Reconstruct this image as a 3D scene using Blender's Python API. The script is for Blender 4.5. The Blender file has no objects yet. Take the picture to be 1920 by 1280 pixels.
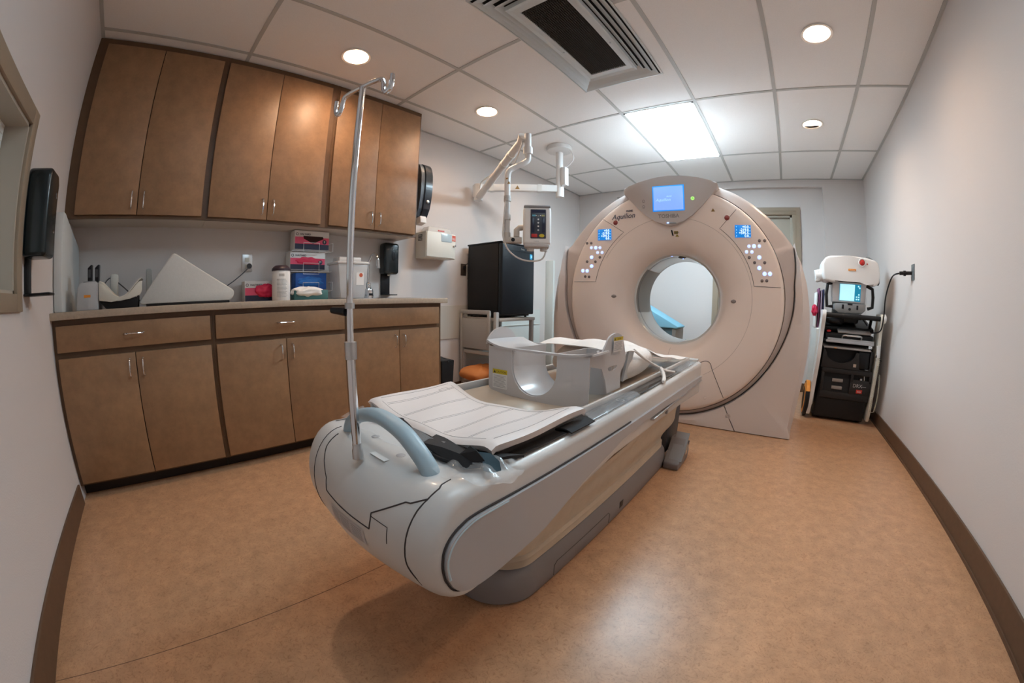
import bpy, bmesh, math, random
from mathutils import Matrix, Vector
PI = math.pi
random.seed(7)
scene = bpy.context.scene
COL = scene.collection

# ---------------------------------------------------------------- camera
cd = bpy.data.cameras.new('camera'); co = bpy.data.objects.new('camera', cd); COL.objects.link(co)
cd.type = 'PANO'; cd.panorama_type = 'FISHEYE_LENS_POLYNOMIAL'
cd.sensor_fit = 'HORIZONTAL'; cd.sensor_width = 36.0; cd.fisheye_fov = 3.5
for i, k in enumerate([0, -0.07410392620935455, -0.00017517983115803608, 2.4047183703491602e-05, -1.39670609782623e-07]):
    setattr(cd, 'fisheye_polynomial_k%d' % i, k)
cd.shift_x = 19.78 / 1920; cd.shift_y = 20.57 / 1920
cd.clip_start = 0.01
_r = (0.757318713401836, 0.6528854120859239, 0.01445700580275879)
_u = (-0.09447903350358465, 0.08763294593737096, 0.9916623311463265)
_f = (-0.6461749597126278, 0.7523703246884017, -0.12805005259137012)
co.matrix_world = Matrix(((_r[0], _u[0], -_f[0], 0), (_r[1], _u[1], -_f[1], 0), (_r[2], _u[2], -_f[2], 0.9135), (0, 0, 0, 1)))
scene.camera = co
# ---------------------------------------------------------------- world, exposure
w = bpy.data.worlds.new('world'); scene.world = w; w.use_nodes = True
w.node_tree.nodes['Background'].inputs[0].default_value = (0.8, 0.85, 0.9, 1)
w.node_tree.nodes['Background'].inputs[1].default_value = 0.05
vs = scene.view_settings
vs.view_transform = 'Standard'; vs.look = 'None'; vs.exposure = 1.12; vs.gamma = 1.0; vs.use_curve_mapping = False
scene.cycles.max_bounces = 10; scene.cycles.diffuse_bounces = 6; scene.cycles.glossy_bounces = 4
scene.cycles.transparent_max_bounces = 12; scene.cycles.sample_clamp_indirect = 6.0
# lamp strengths (radiance of the lit faces)
PANEL_E = 17.0; PANEL_C = (0.66, 0.87, 1.0)
DOWN_E = 150.0; DOWN_C = (1.0, 0.70, 0.47)

# ---------------------------------------------------------------- room numbers
XL, XR, YN, YB, H = -2.736, 1.084, -0.606, 4.897, 2.484
T = 0.6096; LX = [-2.359 + i * T for i in range(6)]; CY = [0.3396, 1.5588, 2.778, 3.9972]

# ---------------------------------------------------------------- materials
MATS = {}
def mat(name, col, rough=0.5, metal=0.0, noise=None, bump=None, emit=None, alpha=None, coat=0.0, trans=0.0, spec=0.5, col2=None, vein=None, voro=None):
    if name in MATS: return MATS[name]
    m = bpy.data.materials.new(name); m.use_nodes = True; nt = m.node_tree; b = nt.nodes['Principled BSDF']
    b.inputs['Base Color'].default_value = (*col, 1); b.inputs['Roughness'].default_value = rough
    b.inputs['Metallic'].default_value = metal; b.inputs['Coat Weight'].default_value = coat
    b.inputs['Transmission Weight'].default_value = trans; b.inputs['Specular IOR Level'].default_value = spec
    tc = nt.nodes.new('ShaderNodeTexCoord')
    if noise:
        n = nt.nodes.new('ShaderNodeTexNoise'); n.inputs['Scale'].default_value = noise[0]; n.inputs['Detail'].default_value = 8
        n.inputs['Roughness'].default_value = 0.65
        if len(noise) > 2:
            mp = nt.nodes.new('ShaderNodeMapping'); mp.inputs['Scale'].default_value = noise[2]
            nt.links.new(tc.outputs['Object'], mp.inputs[0]); nt.links.new(mp.outputs[0], n.inputs['Vector'])
        else: nt.links.new(tc.outputs['Object'], n.inputs['Vector'])
        r = nt.nodes.new('ShaderNodeValToRGB'); r.color_ramp.elements[0].position = 0.32; r.color_ramp.elements[1].position = 0.68
        a = noise[1]; c2 = col2 or tuple(min(1, c * (1 + a)) for c in col); c1 = tuple(c * (1 - a) for c in col)
        r.color_ramp.elements[0].color = (*c1, 1); r.color_ramp.elements[1].color = (*c2, 1)
        nt.links.new(n.outputs['Fac'], r.inputs[0]); out = r.outputs[0]
        if vein:   # short dark fibres, as in linoleum
            n2 = nt.nodes.new('ShaderNodeTexNoise'); n2.inputs['Scale'].default_value = vein[0]; n2.inputs['Detail'].default_value = 5
            n2.inputs['Distortion'].default_value = 3.0; n2.inputs['Roughness'].default_value = 0.7
            nt.links.new(tc.outputs['Object'], n2.inputs['Vector'])
            r2 = nt.nodes.new('ShaderNodeValToRGB'); r2.color_ramp.elements[0].position = 0.30; r2.color_ramp.elements[1].position = 0.50
            r2.color_ramp.elements[0].color = (vein[1], vein[1] * 0.86, vein[1] * 0.75, 1); r2.color_ramp.elements[1].color = (1, 1, 1, 1)
            nt.links.new(n2.outputs['Fac'], r2.inputs[0])
            mx = nt.nodes.new('ShaderNodeMix'); mx.data_type = 'RGBA'; mx.blend_type = 'MULTIPLY'; mx.inputs['Factor'].default_value = 1
            nt.links.new(out, mx.inputs['A']); nt.links.new(r2.outputs[0], mx.inputs['B']); out = mx.outputs['Result']
        nt.links.new(out, b.inputs['Base Color'])
    if bump:
        n = nt.nodes.new('ShaderNodeTexNoise'); n.inputs['Scale'].default_value = bump[0]; n.inputs['Detail'].default_value = 4
        nt.links.new(tc.outputs['Object'], n.inputs['Vector'])
        bp = nt.nodes.new('ShaderNodeBump'); bp.inputs['Strength'].default_value = bump[1]; bp.inputs['Distance'].default_value = bump[2]
        nt.links.new(n.outputs['Fac'], bp.inputs['Height']); nt.links.new(bp.outputs[0], b.inputs['Normal'])
    if emit:
        b.inputs['Emission Color'].default_value = (*emit[0], 1); b.inputs['Emission Strength'].default_value = emit[1]
    if alpha is not None: b.inputs['Alpha'].default_value = alpha
    MATS[name] = m
    return m
WALL = mat('wall_paint', (0.62, 0.57, 0.547), 0.75, bump=(160, 0.25, 0.002), spec=0.3)
CEIL = mat('ceiling_tile', (0.87, 0.855, 0.845), 0.9, noise=(380, 0.05), spec=0.2)
GRID = mat('ceiling_grid_metal', (0.50, 0.50, 0.485), 0.5)
FLOOR = mat('linoleum', (0.50, 0.285, 0.160), 0.33, noise=(16, 0.15), vein=(42, 0.66), bump=(90, 0.08, 0.001), spec=0.45)
BASEB = mat('brown_vinyl', (0.115, 0.062, 0.034), 0.5, noise=(30, 0.1))
LAM = mat('brown_laminate', (0.30, 0.165, 0.083), 0.46, noise=(14, 0.16), bump=(300, 0.04, 0.0005))
LAMD = mat('dark_brown_laminate', (0.12, 0.062, 0.028), 0.45, noise=(12, 0.15))
LAMB = mat('cabinet_gap', (0.02, 0.012, 0.008), 0.7)
KICK = mat('toe_kick_vinyl', (0.018, 0.010, 0.008), 0.6)
UNDER = mat('cabinet_underside', (0.58, 0.52, 0.46), 0.6)
CTOP = mat('countertop_laminate', (0.46, 0.36, 0.27), 0.4, noise=(60, 0.10))
CHROME = mat('chrome', (0.78, 0.79, 0.81), 0.07, 1.0)
STEEL = mat('brushed_steel', (0.6, 0.6, 0.6), 0.32, 1.0)
FRAME = mat('tan_trim_paint', (0.30, 0.235, 0.17), 0.5)
FRAMEL = mat('beige_trim_paint', (0.42, 0.375, 0.31), 0.5)
BLIND = mat('window_blind', (0.85, 0.87, 0.86), 0.6)
DOOR = mat('door_laminate', (0.42, 0.375, 0.31), 0.5)
BLACK = mat('black_plastic', (0.006, 0.006, 0.008), 0.35, spec=0.35)
BLACKM = mat('matte_black_plastic', (0.010, 0.010, 0.011), 0.6, spec=0.3)
DISP = mat('dark_teal_dispenser', (0.004, 0.011, 0.014), 0.25, coat=0.15)
GREYD = mat('dark_grey_plastic', (0.055, 0.055, 0.06), 0.5)
GREY = mat('mid_grey_plastic', (0.25, 0.25, 0.26), 0.5)
WHITE = mat('white_plastic', (0.76, 0.75, 0.74), 0.38)
WHITEP = mat('white_paper', (0.78, 0.77, 0.76), 0.8)
CREAM = mat('cream_plastic', (0.66, 0.62, 0.54), 0.45)
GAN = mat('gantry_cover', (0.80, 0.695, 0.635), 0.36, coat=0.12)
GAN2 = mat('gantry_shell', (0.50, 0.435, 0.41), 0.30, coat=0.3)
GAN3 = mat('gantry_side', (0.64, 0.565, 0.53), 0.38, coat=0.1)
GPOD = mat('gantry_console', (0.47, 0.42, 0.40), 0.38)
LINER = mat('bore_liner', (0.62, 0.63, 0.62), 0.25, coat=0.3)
SEAM = mat('panel_gap', (0.05, 0.04, 0.04), 0.8)
COUCH = mat('couch_cover', (0.64, 0.635, 0.625), 0.36, coat=0.15)
COUCHP = mat('couch_side_panel', (0.44, 0.44, 0.46), 0.36, coat=0.15)
CHIGHL = mat('couch_painted_highlight', (0.50, 0.66, 0.74), 0.4)
CRADLE = mat('cradle_top', (0.48, 0.39, 0.30), 0.3, coat=0.2)
CBASE = mat('couch_base', (0.22, 0.205, 0.21), 0.45)
BELL = mat('bellows_fabric', (0.60, 0.50, 0.385), 0.75, noise=(20, 0.05))
HAND = mat('pale_blue_grip', (0.36, 0.48, 0.55), 0.4)
KNEE = mat('grey_support_plastic', (0.58, 0.56, 0.56), 0.28, coat=0.2)
MATT = mat('white_vinyl_mat', (0.74, 0.70, 0.69), 0.5, bump=(14, 0.25, 0.01))
MBLK = mat('black_foam', (0.015, 0.015, 0.017), 0.85)
SHEET = mat('white_cloth', (0.78, 0.73, 0.69), 0.85, bump=(22, 0.5, 0.012))
FILM = mat('clear_film', (0.92, 0.95, 0.97), 0.14, alpha=0.20, spec=1.0)
CLEAR = mat('frosted_clear_plastic', (0.75, 0.75, 0.76), 0.25, alpha=0.55)
PINK = mat('pink_print', (0.72, 0.08, 0.17), 0.5)
PINKL = mat('magenta_glove', (0.68, 0.015, 0.08), 0.5)
NAVY = mat('navy_print', (0.012, 0.016, 0.05), 0.5)
BLUE = mat('blue_glove', (0.01, 0.10, 0.42), 0.45)
TEAL = mat('teal_print', (0.04, 0.14, 0.14), 0.5)
YEL = mat('yellow_sticker', (0.60, 0.46, 0.02), 0.5)
RED = mat('red_plastic', (0.50, 0.02, 0.015), 0.4)
REDD = mat('dark_red_button', (0.22, 0.03, 0.025), 0.4)
ORANGE = mat('orange_fabric', (0.60, 0.20, 0.05), 0.75, bump=(30, 0.3, 0.008))
ORP = mat('orange_plastic', (0.75, 0.26, 0.02), 0.4)
SKYB = mat('pale_blue_foam', (0.22, 0.48, 0.62), 0.7)
TEXTG = mat('dark_lettering', (0.09, 0.09, 0.12), 0.5)
TEXTL = mat('grey_lettering', (0.22, 0.20, 0.19), 0.5)
TEXTW = mat('white_lettering', (0.8, 0.8, 0.8), 0.5)
TXFINE = mat('fine_print', (0.35, 0.35, 0.36), 0.6)
BTN = mat('grey_button', (0.16, 0.13, 0.13), 0.5)
TAN = mat('tan_guard_panel', (0.55, 0.50, 0.44), 0.5)
MINT = mat('pale_wall_panel', (0.60, 0.62, 0.59), 0.5)
BTNE = mat('lit_blue_button', (0.5, 0.6, 1), 0.4, emit=((0.24, 0.36, 1.0), 1.0))
BTNW = mat('lit_pale_button', (0.6, 0.7, 0.9), 0.4, emit=((0.40, 0.52, 0.95), 0.50))
SCRB = mat('lit_blue_screen', (0.0, 0.1, 0.3), 0.3, emit=((0.0, 0.16, 0.55), 0.50))
SCRL = mat('lit_pale_blue_screen', (0.1, 0.2, 0.4), 0.3, emit=((0.24, 0.42, 0.95), 0.42))
SCRE = mat('lit_screen_border', (0.0, 0.2, 0.5), 0.3, emit=((0.0, 0.22, 0.9), 0.42))
SCRW = mat('lit_screen_text', (0.8, 0.9, 1.0), 0.3, emit=((0.55, 0.8, 1.0), 0.5))
SCRC = mat('lit_cyan_screen', (0.2, 0.5, 0.5), 0.3, emit=((0.50, 0.86, 0.94), 0.42))
SCRT = mat('lit_teal_screen', (0.0, 0.2, 0.3), 0.3, emit=((0.0, 0.18, 0.32), 0.4))
GRNE = mat('lit_green_button', (0.2, 0.6, 0.2), 0.3, emit=((0.35, 0.8, 0.12), 0.6))
LPANEL = mat('lit_troffer_diffuser', (0.8, 0.85, 0.9), 0.5, emit=(PANEL_C, PANEL_E))
LFILL = mat('added_fill_diffuser', (0.8, 0.85, 0.9), 0.5, emit=(PANEL_C, PANEL_E*0.17))
LDOWN = mat('lit_downlight_lamp', (0.8, 0.8, 0.8), 0.5, emit=(DOWN_C, DOWN_E))
CUP = mat('downlight_reflector', (0.85, 0.82, 0.78), 0.35)
SENS = mat('green_reflective_lens', (0.4, 0.4, 0.4), 0.2)

# ---------------------------------------------------------------- helpers
class MB:
    def __init__(s): s.bm = bmesh.new()
    def _bev(s, vs, bev, seg=2):
        if bev > 0:
            es = {e for v in vs for e in v.link_edges}
            bmesh.ops.bevel(s.bm, geom=list(es), offset=bev, segments=seg, affect='EDGES', profile=0.5, clamp_overlap=True)
        return s
    def box(s, x0, x1, y0, y1, z0, z1, bev=0, seg=2):
        c = [s.bm.verts.new(p) for p in ((x0,y0,z0),(x1,y0,z0),(x1,y1,z0),(x0,y1,z0),(x0,y0,z1),(x1,y0,z1),(x1,y1,z1),(x0,y1,z1))]
        for f in ((3,2,1,0),(4,5,6,7),(0,1,5,4),(1,2,6,5),(2,3,7,6),(3,0,4,7)): s.bm.faces.new([c[i] for i in f])
        return s._bev(c, bev, seg)
    def hexa(s, pts, bev=0):            # 8 corners, bottom ring then top ring
        c = [s.bm.verts.new(p) for p in pts]
        for f in ((3,2,1,0),(4,5,6,7),(0,1,5,4),(1,2,6,5),(2,3,7,6),(3,0,4,7)): s.bm.faces.new([c[i] for i in f])
        return s._bev(c, bev)
    def prism(s, poly, axis, a0, a1, bev=0, seg=2):   # poly in the two other axes (order x,y / x,z / y,z)
        def P(p, a): return {'x': (a, p[0], p[1]), 'y': (p[0], a, p[1]), 'z': (p[0], p[1], a)}[axis]
        A = [s.bm.verts.new(P(p, a0)) for p in poly]; B = [s.bm.verts.new(P(p, a1)) for p in poly]; n = len(poly)
        s.bm.faces.new(A[::-1]); s.bm.faces.new(B)
        for i in range(n): s.bm.faces.new((A[i], A[(i+1) % n], B[(i+1) % n], B[i]))
        return s._bev(A + B, bev, seg)
    def tube(s, pts, r, seg=10, cap=True, closed=False):
        P = [Vector(p) for p in pts]; n = len(P); R = r if isinstance(r, (list, tuple)) else [r] * n
        rings = []; ref = None
        for i in range(n):
            a = P[(i-1) % n] if (closed or i > 0) else P[i]; b = P[(i+1) % n] if (closed or i < n-1) else P[i]
            t = (b - a).normalized()
            if ref is None:
                ref = Vector((0,0,1)) if abs(t.z) < 0.9 else Vector((1,0,0))
            u = (ref - t * ref.dot(t)).normalized(); v = t.cross(u); ref = u
            rings.append([s.bm.verts.new(P[i] + (u * math.cos(k*2*PI/seg) + v * math.sin(k*2*PI/seg)) * R[i]) for k in range(seg)])
        m = n if closed else n - 1
        for i in range(m):
            A, B = rings[i], rings[(i+1) % n]
            for k in range(seg): s.bm.faces.new((A[k], A[(k+1) % seg], B[(k+1) % seg], B[k]))
        if cap and not closed: s.bm.faces.new(rings[0][::-1]); s.bm.faces.new(rings[-1])
        return s
    def cyl(s, p0, p1, r, seg=20, r2=None): return s.tube([p0, p1], [r, r if r2 is None else r2], seg)
    def lathe(s, prof, c=(0,0,0), axis='z', seg=32, a0=0, a1=2*PI, cap=False):
        full = abs(a1 - a0 - 2*PI) < 1e-6; n = seg if full else seg + 1; rings = []
        for (r, h) in prof:
            ring = []
            for k in range(n):
                a = a0 + (a1-a0) * k / seg; x, y = r*math.cos(a), r*math.sin(a)
                p = {'z': (x, y, h), 'y': (x, h, y), 'x': (h, x, y)}[axis]
                ring.append(s.bm.verts.new((c[0]+p[0], c[1]+p[1], c[2]+p[2])))
            rings.append(ring)
        for A, B in zip(rings, rings[1:]):
            for k in range(seg if full else seg):
                s.bm.faces.new((A[k], A[(k+1) % n], B[(k+1) % n], B[k]))
        if cap:
            s.bm.faces.new(rings[0][::-1]); s.bm.faces.new(rings[-1])
        return s
    def grid(s, fn, nu, nv, thick=0, closeu=False):
        V = [[s.bm.verts.new(fn(i/nu, j/nv)) for j in range(nv+1)] for i in range(nu + (0 if closeu else 1))]
        fs = []
        for i in range(nu):
            i2 = (i+1) % len(V)
            for j in range(nv): fs.append(s.bm.faces.new((V[i][j], V[i2][j], V[i2][j+1], V[i][j+1])))
        if thick:
            s.bm.normal_update()
            bmesh.ops.solidify(s.bm, geom=fs, thickness=thick)
        return s
    def sphere(s, c, r, seg=16, sc=(1,1,1)):
        m = Matrix.Translation(c) @ Matrix.Diagonal((r*sc[0], r*sc[1], r*sc[2], 1))
        bmesh.ops.create_uvsphere(s.bm, u_segments=seg, v_segments=max(6, seg//2), radius=1, matrix=m); return s
    def text(s, body, size, M, ext=0.0006, align='CENTER', shear=0, bold=0, font_sx=1.0):
        c = bpy.data.curves.new('lettering', 'FONT'); c.body = body; c.size = size; c.extrude = ext; c.align_x = align
        c.align_y = 'BOTTOM_BASELINE'; c.shear = shear; c.offset = bold; c.resolution_u = 2
        o = bpy.data.objects.new('lettering', c); COL.objects.link(o)
        me = bpy.data.meshes.new_from_object(o.evaluated_get(bpy.context.evaluated_depsgraph_get()))
        bpy.data.objects.remove(o); bpy.data.curves.remove(c)
        me.transform(M @ Matrix.Diagonal((font_sx, 1, 1, 1)))
        s.bm.from_mesh(me); bpy.data.meshes.remove(me); return s
    def xform(s, M): bmesh.ops.transform(s.bm, matrix=M, verts=s.bm.verts[:]); return s

FRONT = Matrix.Rotation(PI/2, 4, 'X')                    # lettering facing -y
SIDE = Matrix.Rotation(PI/2, 4, 'Z') @ FRONT             # lettering facing +x
def TX(x, y, z, base=FRONT, rz=0): return Matrix.Translation((x, y, z)) @ base @ Matrix.Rotation(rz, 4, 'Z')

def obj(name, mb, m, parent=None, smooth=True, world=True, label=None, recalc=True, sub=0):
    """link one mesh object; geometry given in world coordinates (world=True) or the parent's own frame"""
    bm = mb.bm
    if recalc: bmesh.ops.recalc_face_normals(bm, faces=bm.faces[:])
    me = bpy.data.meshes.new(name)
    o = bpy.data.objects.new(name, me); COL.objects.link(o)
    if parent is not None:
        o.parent = parent
        if world: bmesh.ops.transform(bm, matrix=WM(parent).inverted(), verts=bm.verts[:])
    bm.to_mesh(me); bm.free()
    if smooth:
        me.shade_smooth(); me.set_sharp_from_angle(angle=math.radians(38))
    me.materials.append(m)
    if sub:
        md = o.modifiers.new('sub', 'SUBSURF'); md.levels = sub; md.render_levels = sub
    if label: o['label'] = label
    return o
def WM(o):
    M = Matrix.LocRotScale(o.location, o.rotation_euler, o.scale)
    return M if o.parent is None else WM(o.parent) @ M
def thing(name, label, cat, loc=(0,0,0), rotz=0, group=None):
    o = bpy.data.objects.new(name, None); COL.objects.link(o); o.empty_display_size = 0.05
    o.location = loc; o.rotation_euler = (0, 0, rotz); o['label'] = label; o['category'] = cat
    if group: o['group'] = group
    return o
def tag(o, label, cat, group=None):
    o['label'] = label; o['category'] = cat
    if group: o['group'] = group
    return o
def struct(name, mb, m, smooth=False):
    o = obj(name, mb, m, smooth=smooth); o['kind'] = 'structure'; return o
def copy_tree(o, parent=None):
    c = o.copy(); COL.objects.link(c); c.parent = parent
    for ch in [x for x in bpy.data.objects if x.parent == o]: copy_tree(ch, c)
    return c
def bez(pts, n=8):        # Catmull-Rom through points
    P = [Vector(p) for p in pts]; out = []
    for i in range(len(P)-1):
        p0 = P[max(i-1, 0)]; p1 = P[i]; p2 = P[i+1]; p3 = P[min(i+2, len(P)-1)]
        for k in range(n):
            t = k / n
            out.append(0.5*((2*p1)+(p2-p0)*t+(2*p0-5*p1+4*p2-p3)*t*t+(3*p1-p0-3*p2+p3)*t**3))
    out.append(P[-1]); return out
def interp(x, xs, ys):
    if x <= xs[0]: return ys[0]
    for a, b, c, d in zip(xs, xs[1:], ys, ys[1:]):
        if x <= b: return c + (d-c)*(x-a)/(b-a)
    return ys[-1]

# ================================================================ ROOM
DL = [(-2.055, 0.95), (-2.04, 2.15), (-2.03, 3.27), (0.378, 2.15), (0.378, 3.385)]
DR = 0.083
m = MB(); m.box(XL-0.1, XR+0.1, YN-0.3, YB+0.3, -0.06, 0.0); struct('floor', m, FLOOR)
m = MB(); m.box(-1.0, -0.998, YN, 0.66, 0.0, 0.0006)
struct('trim_1', m, mat('floor_seam', (0.16, 0.085, 0.05), 0.7))
# ceiling: tiles with round holes for the cans
m = MB(); z = H + 0.004
xs = sorted(set([XL-0.05, XR+0.05] + [v for (x, y) in DL for v in (x-0.15, x+0.15)]))
ys = sorted(set([YN-0.05, YB+0.2] + [v for (x, y) in DL for v in (y-0.15, y+0.15)]))
for i in range(len(xs)-1):
    for j in range(len(ys)-1):
        x0, x1, y0, y1 = xs[i], xs[i+1], ys[j], ys[j+1]; cx, cy = (x0+x1)/2, (y0+y1)/2
        hit = [d for d in DL if x0-1e-6 <= d[0] <= x1+1e-6 and y0-1e-6 <= d[1] <= y1+1e-6]
        if hit:
            dx, dy = hit[0]; N = 32; sq = []; ci = []
            for k in range(N):
                a = 2*PI*k/N; c, s_ = math.cos(a), math.sin(a)
                tx = ((x1-dx) if c > 0 else (x0-dx)) / c if abs(c) > 1e-9 else 1e9
                ty = ((y1-dy) if s_ > 0 else (y0-dy)) / s_ if abs(s_) > 1e-9 else 1e9
                t = min(tx, ty); sq.append(m.bm.verts.new((dx+c*t, dy+s_*t, z))); ci.append(m.bm.verts.new((dx+c*DR, dy+s_*DR, z)))
            for k in range(N): m.bm.faces.new((sq[k], sq[(k+1) % N], ci[(k+1) % N], ci[k]))
            for q in ((x0, y0), (x1, y0), (x1, y1), (x0, y1)):   # corner triangles
                a = math.atan2(q[1]-dy, q[0]-dx) % (2*PI); k = int(a/(2*PI)*N) % N
                pv = m.bm.verts.new((q[0], q[1], z))
                try: m.bm.faces.new((sq[k], pv, sq[(k+1) % N]))
                except Exception: pass
        else:
            m.bm.faces.new([m.bm.verts.new(p) for p in ((x0,y0,z),(x1,y0,z),(x1,y1,z),(x0,y1,z))])
bmesh.ops.remove_doubles(m.bm, verts=m.bm.verts[:], dist=1e-5)
struct('ceiling', m, CEIL)
m = MB(); g = 0.0125
for x in LX: m.box(x-g, x+g, YN, YB, H-0.001, H+0.003)
struct('trim_2', m, GRID)
m = MB()
for y in CY: m.box(XL, XR, y-g, y+g, H-0.0006, H+0.003)
struct('trim_3', m, GRID)
m = MB()
m.box(XL, XL+0.022, YN, YB, H-0.002, H+0.002); m.box(XR-0.022, XR, YN, YB, H-0.002, H+0.002)
m.box(XL, XR, YB-0.022, YB, H-0.002, H+0.002); m.box(XL, XR, YN, YN+0.022, H-0.002, H+0.002)
struct('trim_4', m, GRID)
# walls
m = MB(); m.box(XL-0.1, XL, YN-0.3, YB+0.3, -0.02, H+0.1); struct('wall_left', m, WALL)
m = MB(); m.box(XR, XR+0.1, YN-0.3, YB+0.3, -0.02, H+0.1); struct('wall_right', m, WALL)
# near wall with window opening
WX0, WX1, WZ0, WZ1 = -1.67, -0.30, 0.995, 1.60
m = MB()
m.box(XL, WX0, YN-0.12, YN, -0.02, H+0.1); m.box(WX1, XR, YN-0.12, YN, -0.02, H+0.1)
m.box(WX0, WX1, YN-0.12, YN, -0.02, WZ0); m.box(WX0, WX1, YN-0.12, YN, WZ1, H+0.1)
struct('wall_near', m, WALL)
# back wall with shallow recess and a door opening
RX0, RX1, RZ = -2.13, 0.575, 2.395; RD = 0.07
DX0, DX1, DZ = -0.80, 0.235, 2.12
m = MB()
m.box(XL, RX0, YB, YB+0.3, -0.02, H+0.1); m.box(RX1, XR, YB, YB+0.3, -0.02, H+0.1); m.box(RX0, RX1, YB, YB+0.3, RZ, H+0.1)
m.box(RX0, DX0, YB+RD, YB+0.3, -0.02, RZ); m.box(DX1, RX1, YB+RD, YB+0.3, -0.02, RZ); m.box(DX0, DX1, YB+RD, YB+0.3, DZ, RZ)
struct('wall_back', m, WALL)
m = MB()
m.box(XR-0.012, XR, YN, YB, 0, 0.105, 0.003); m.box(XR-0.02, XR, YN, YB, 0, 0.012)
struct('baseboard_right', m, BASEB)
m = MB(); m.box(-2.15, XR, YN, YN+0.012, 0, 0.105, 0.003); struct('baseboard_near', m, BASEB)
m = MB(); m.box(XL, XL+0.012, 1.88, YB, 0, 0.105, 0.003); struct('baseboard_left', m, BASEB)
m = MB(); m.box(RX0, DX0-0.1, YB+RD-0.012, YB+RD, 0, 0.105); m.box(DX1+0.1, RX1, YB+RD-0.012, YB+RD, 0, 0.105); m.box(RX1, XR, YB-0.012, YB, 0, 0.105)
struct('baseboard_back', m, BASEB)

# window: frame, reveal and blind
win = thing('window_1', 'tan framed window with white blind beside the dark wall dispenser', 'window'); win['kind'] = 'structure'
m = MB(); fw = 0.062
m.box(WX0-fw, WX0, YN-0.01, YN+0.014, WZ0-fw, WZ1+fw, 0.003); m.box(WX1, WX1+fw, YN-0.01, YN+0.014, WZ0-fw, WZ1+fw, 0.003)
m.box(WX0, WX1, YN-0.01, YN+0.014, WZ1, WZ1+fw, 0.003); m.box(WX0, WX1, YN-0.01, YN+0.014, WZ0-fw, WZ0, 0.003)
obj('window_frame', m, FRAME, win)
m = MB()
m.box(WX0, WX0+0.012, YN-0.11, YN, WZ0, WZ1); m.box(WX1-0.012, WX1, YN-0.11, YN, WZ0, WZ1)
m.box(WX0, WX1, YN-0.11, YN, WZ1-0.012, WZ1); m.box(WX0, WX1, YN-0.11, YN, WZ0, WZ0+0.012)
obj('window_reveal', m, FRAMEL, win)
m = MB(); m.box(WX0, WX1, YN-0.118, YN-0.10, WZ0, WZ1)
for k in range(24): m.box(WX0+0.02, WX1-0.02, YN-0.10, YN-0.096, WZ0+0.02+k*0.0245, WZ0+0.035+k*0.0245)
obj('blind', m, BLIND, win)

# door in the back wall
dr = thing('door_1', 'beige door in a tan frame in the back wall behind the scanner', 'door'); dr['kind'] = 'structure'
m = MB(); yb = YB+RD
m.box(DX0+0.0005, DX0+0.05, yb-0.02, yb+0.10, 0, DZ-0.05, 0.002); m.box(DX1-0.05, DX1-0.0005, yb-0.02, yb+0.10, 0, DZ-0.05, 0.002); m.box(DX0+0.0005, DX1-0.0005, yb-0.02, yb+0.10, DZ-0.0498, DZ-0.0005, 0.002)
m.box(DX0-0.02, DX0+0.0004, yb-0.02, yb-0.0005, 0, DZ+0.04); m.box(DX1-0.0004, DX1+0.05, yb-0.02, yb-0.0005, 0, DZ+0.04); m.box(DX0+0.0006, DX1-0.0006, yb-0.02, yb-0.0005, DZ-0.0003, DZ+0.04)
obj('door_frame', m, FRAME, dr)
m = MB(); m.box(DX0+0.05, DX0+0.075, yb+0.02, yb+0.06, 0, DZ-0.05); m.box(DX1-0.075, DX1-0.05, yb+0.02, yb+0.06, 0, DZ-0.05); m.box(DX0+0.05, DX1-0.05, yb+0.02, yb+0.06, DZ-0.075, DZ-0.05)
obj('door_stop', m, FRAMEL, dr)
m = MB(); m.box(DX0+0.05, DX1-0.05, yb+0.06, yb+0.10, 0.01, DZ-0.05, 0.002); dl = obj('door_leaf', m, DOOR, dr)
m = MB(); m.cyl((DX1-0.13, yb+0.06, 1.0), (DX1-0.13, yb+0.0, 1.0), 0.012); m.tube([(DX1-0.13, yb+0.005, 1.0), (DX1-0.25, yb+0.005, 1.0)], 0.01)
obj('door_handle', m, STEEL, dl)

# pale guard panels on the left wall
m = MB(); m.box(XL, XL+0.008, 1.87, 3.22, 0.535, 0.855, 0.002); struct('trim_5', m, TAN)
m = MB(); m.box(XL, XL+0.010, 2.62, 3.9, 0.30, 0.80, 0.002); m.box(XL, XL+0.02, 2.62, 3.9, 0.62, 0.63); struct('trim_6', m, MINT)

# ================================================================ CEILING FITTINGS
def downlight(x, y, label):
    t = thing('recessed_downlight', label, 'ceiling light', (x, y, H), group='round recessed downlights')
    m = MB(); m.lathe([(0.082, 0.004), (0.097, 0.0), (0.099, -0.004), (0.094, -0.007), (0.080, -0.003), (0.078, 0.004)], (x, y, H), seg=40); obj('trim_ring', m, CUP, t)
    m = MB(); m.lathe([(0.081, 0.002), (0.076, 0.04), (0.066, 0.09), (0.05, 0.11)], (x, y, H), seg=40); m.lathe([(0.05, 0.11), (0.0005, 0.11)], (x, y, H), seg=40); obj('reflector', m, CUP, t)
    m = MB(); m.lathe([(0.0005, 0.026), (0.022, 0.027), (0.038, 0.033), (0.048, 0.046), (0.049, 0.065), (0.040, 0.10)], (x, y, H), seg=32); obj('lamp', m, LDOWN, t)
    return t
for (x, y), lb in zip(DL, ['lit round downlight above the brown wall cabinets, nearest the camera on the left', 'lit round downlight between the cabinets and the black refrigerator',
        'lit round downlight right beside the white ceiling column', 'lit round downlight nearest the right wall, closer to the camera',
        'lit round downlight right of the light panel, above the portable x-ray machine']):
    downlight(x, y, lb)
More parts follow.
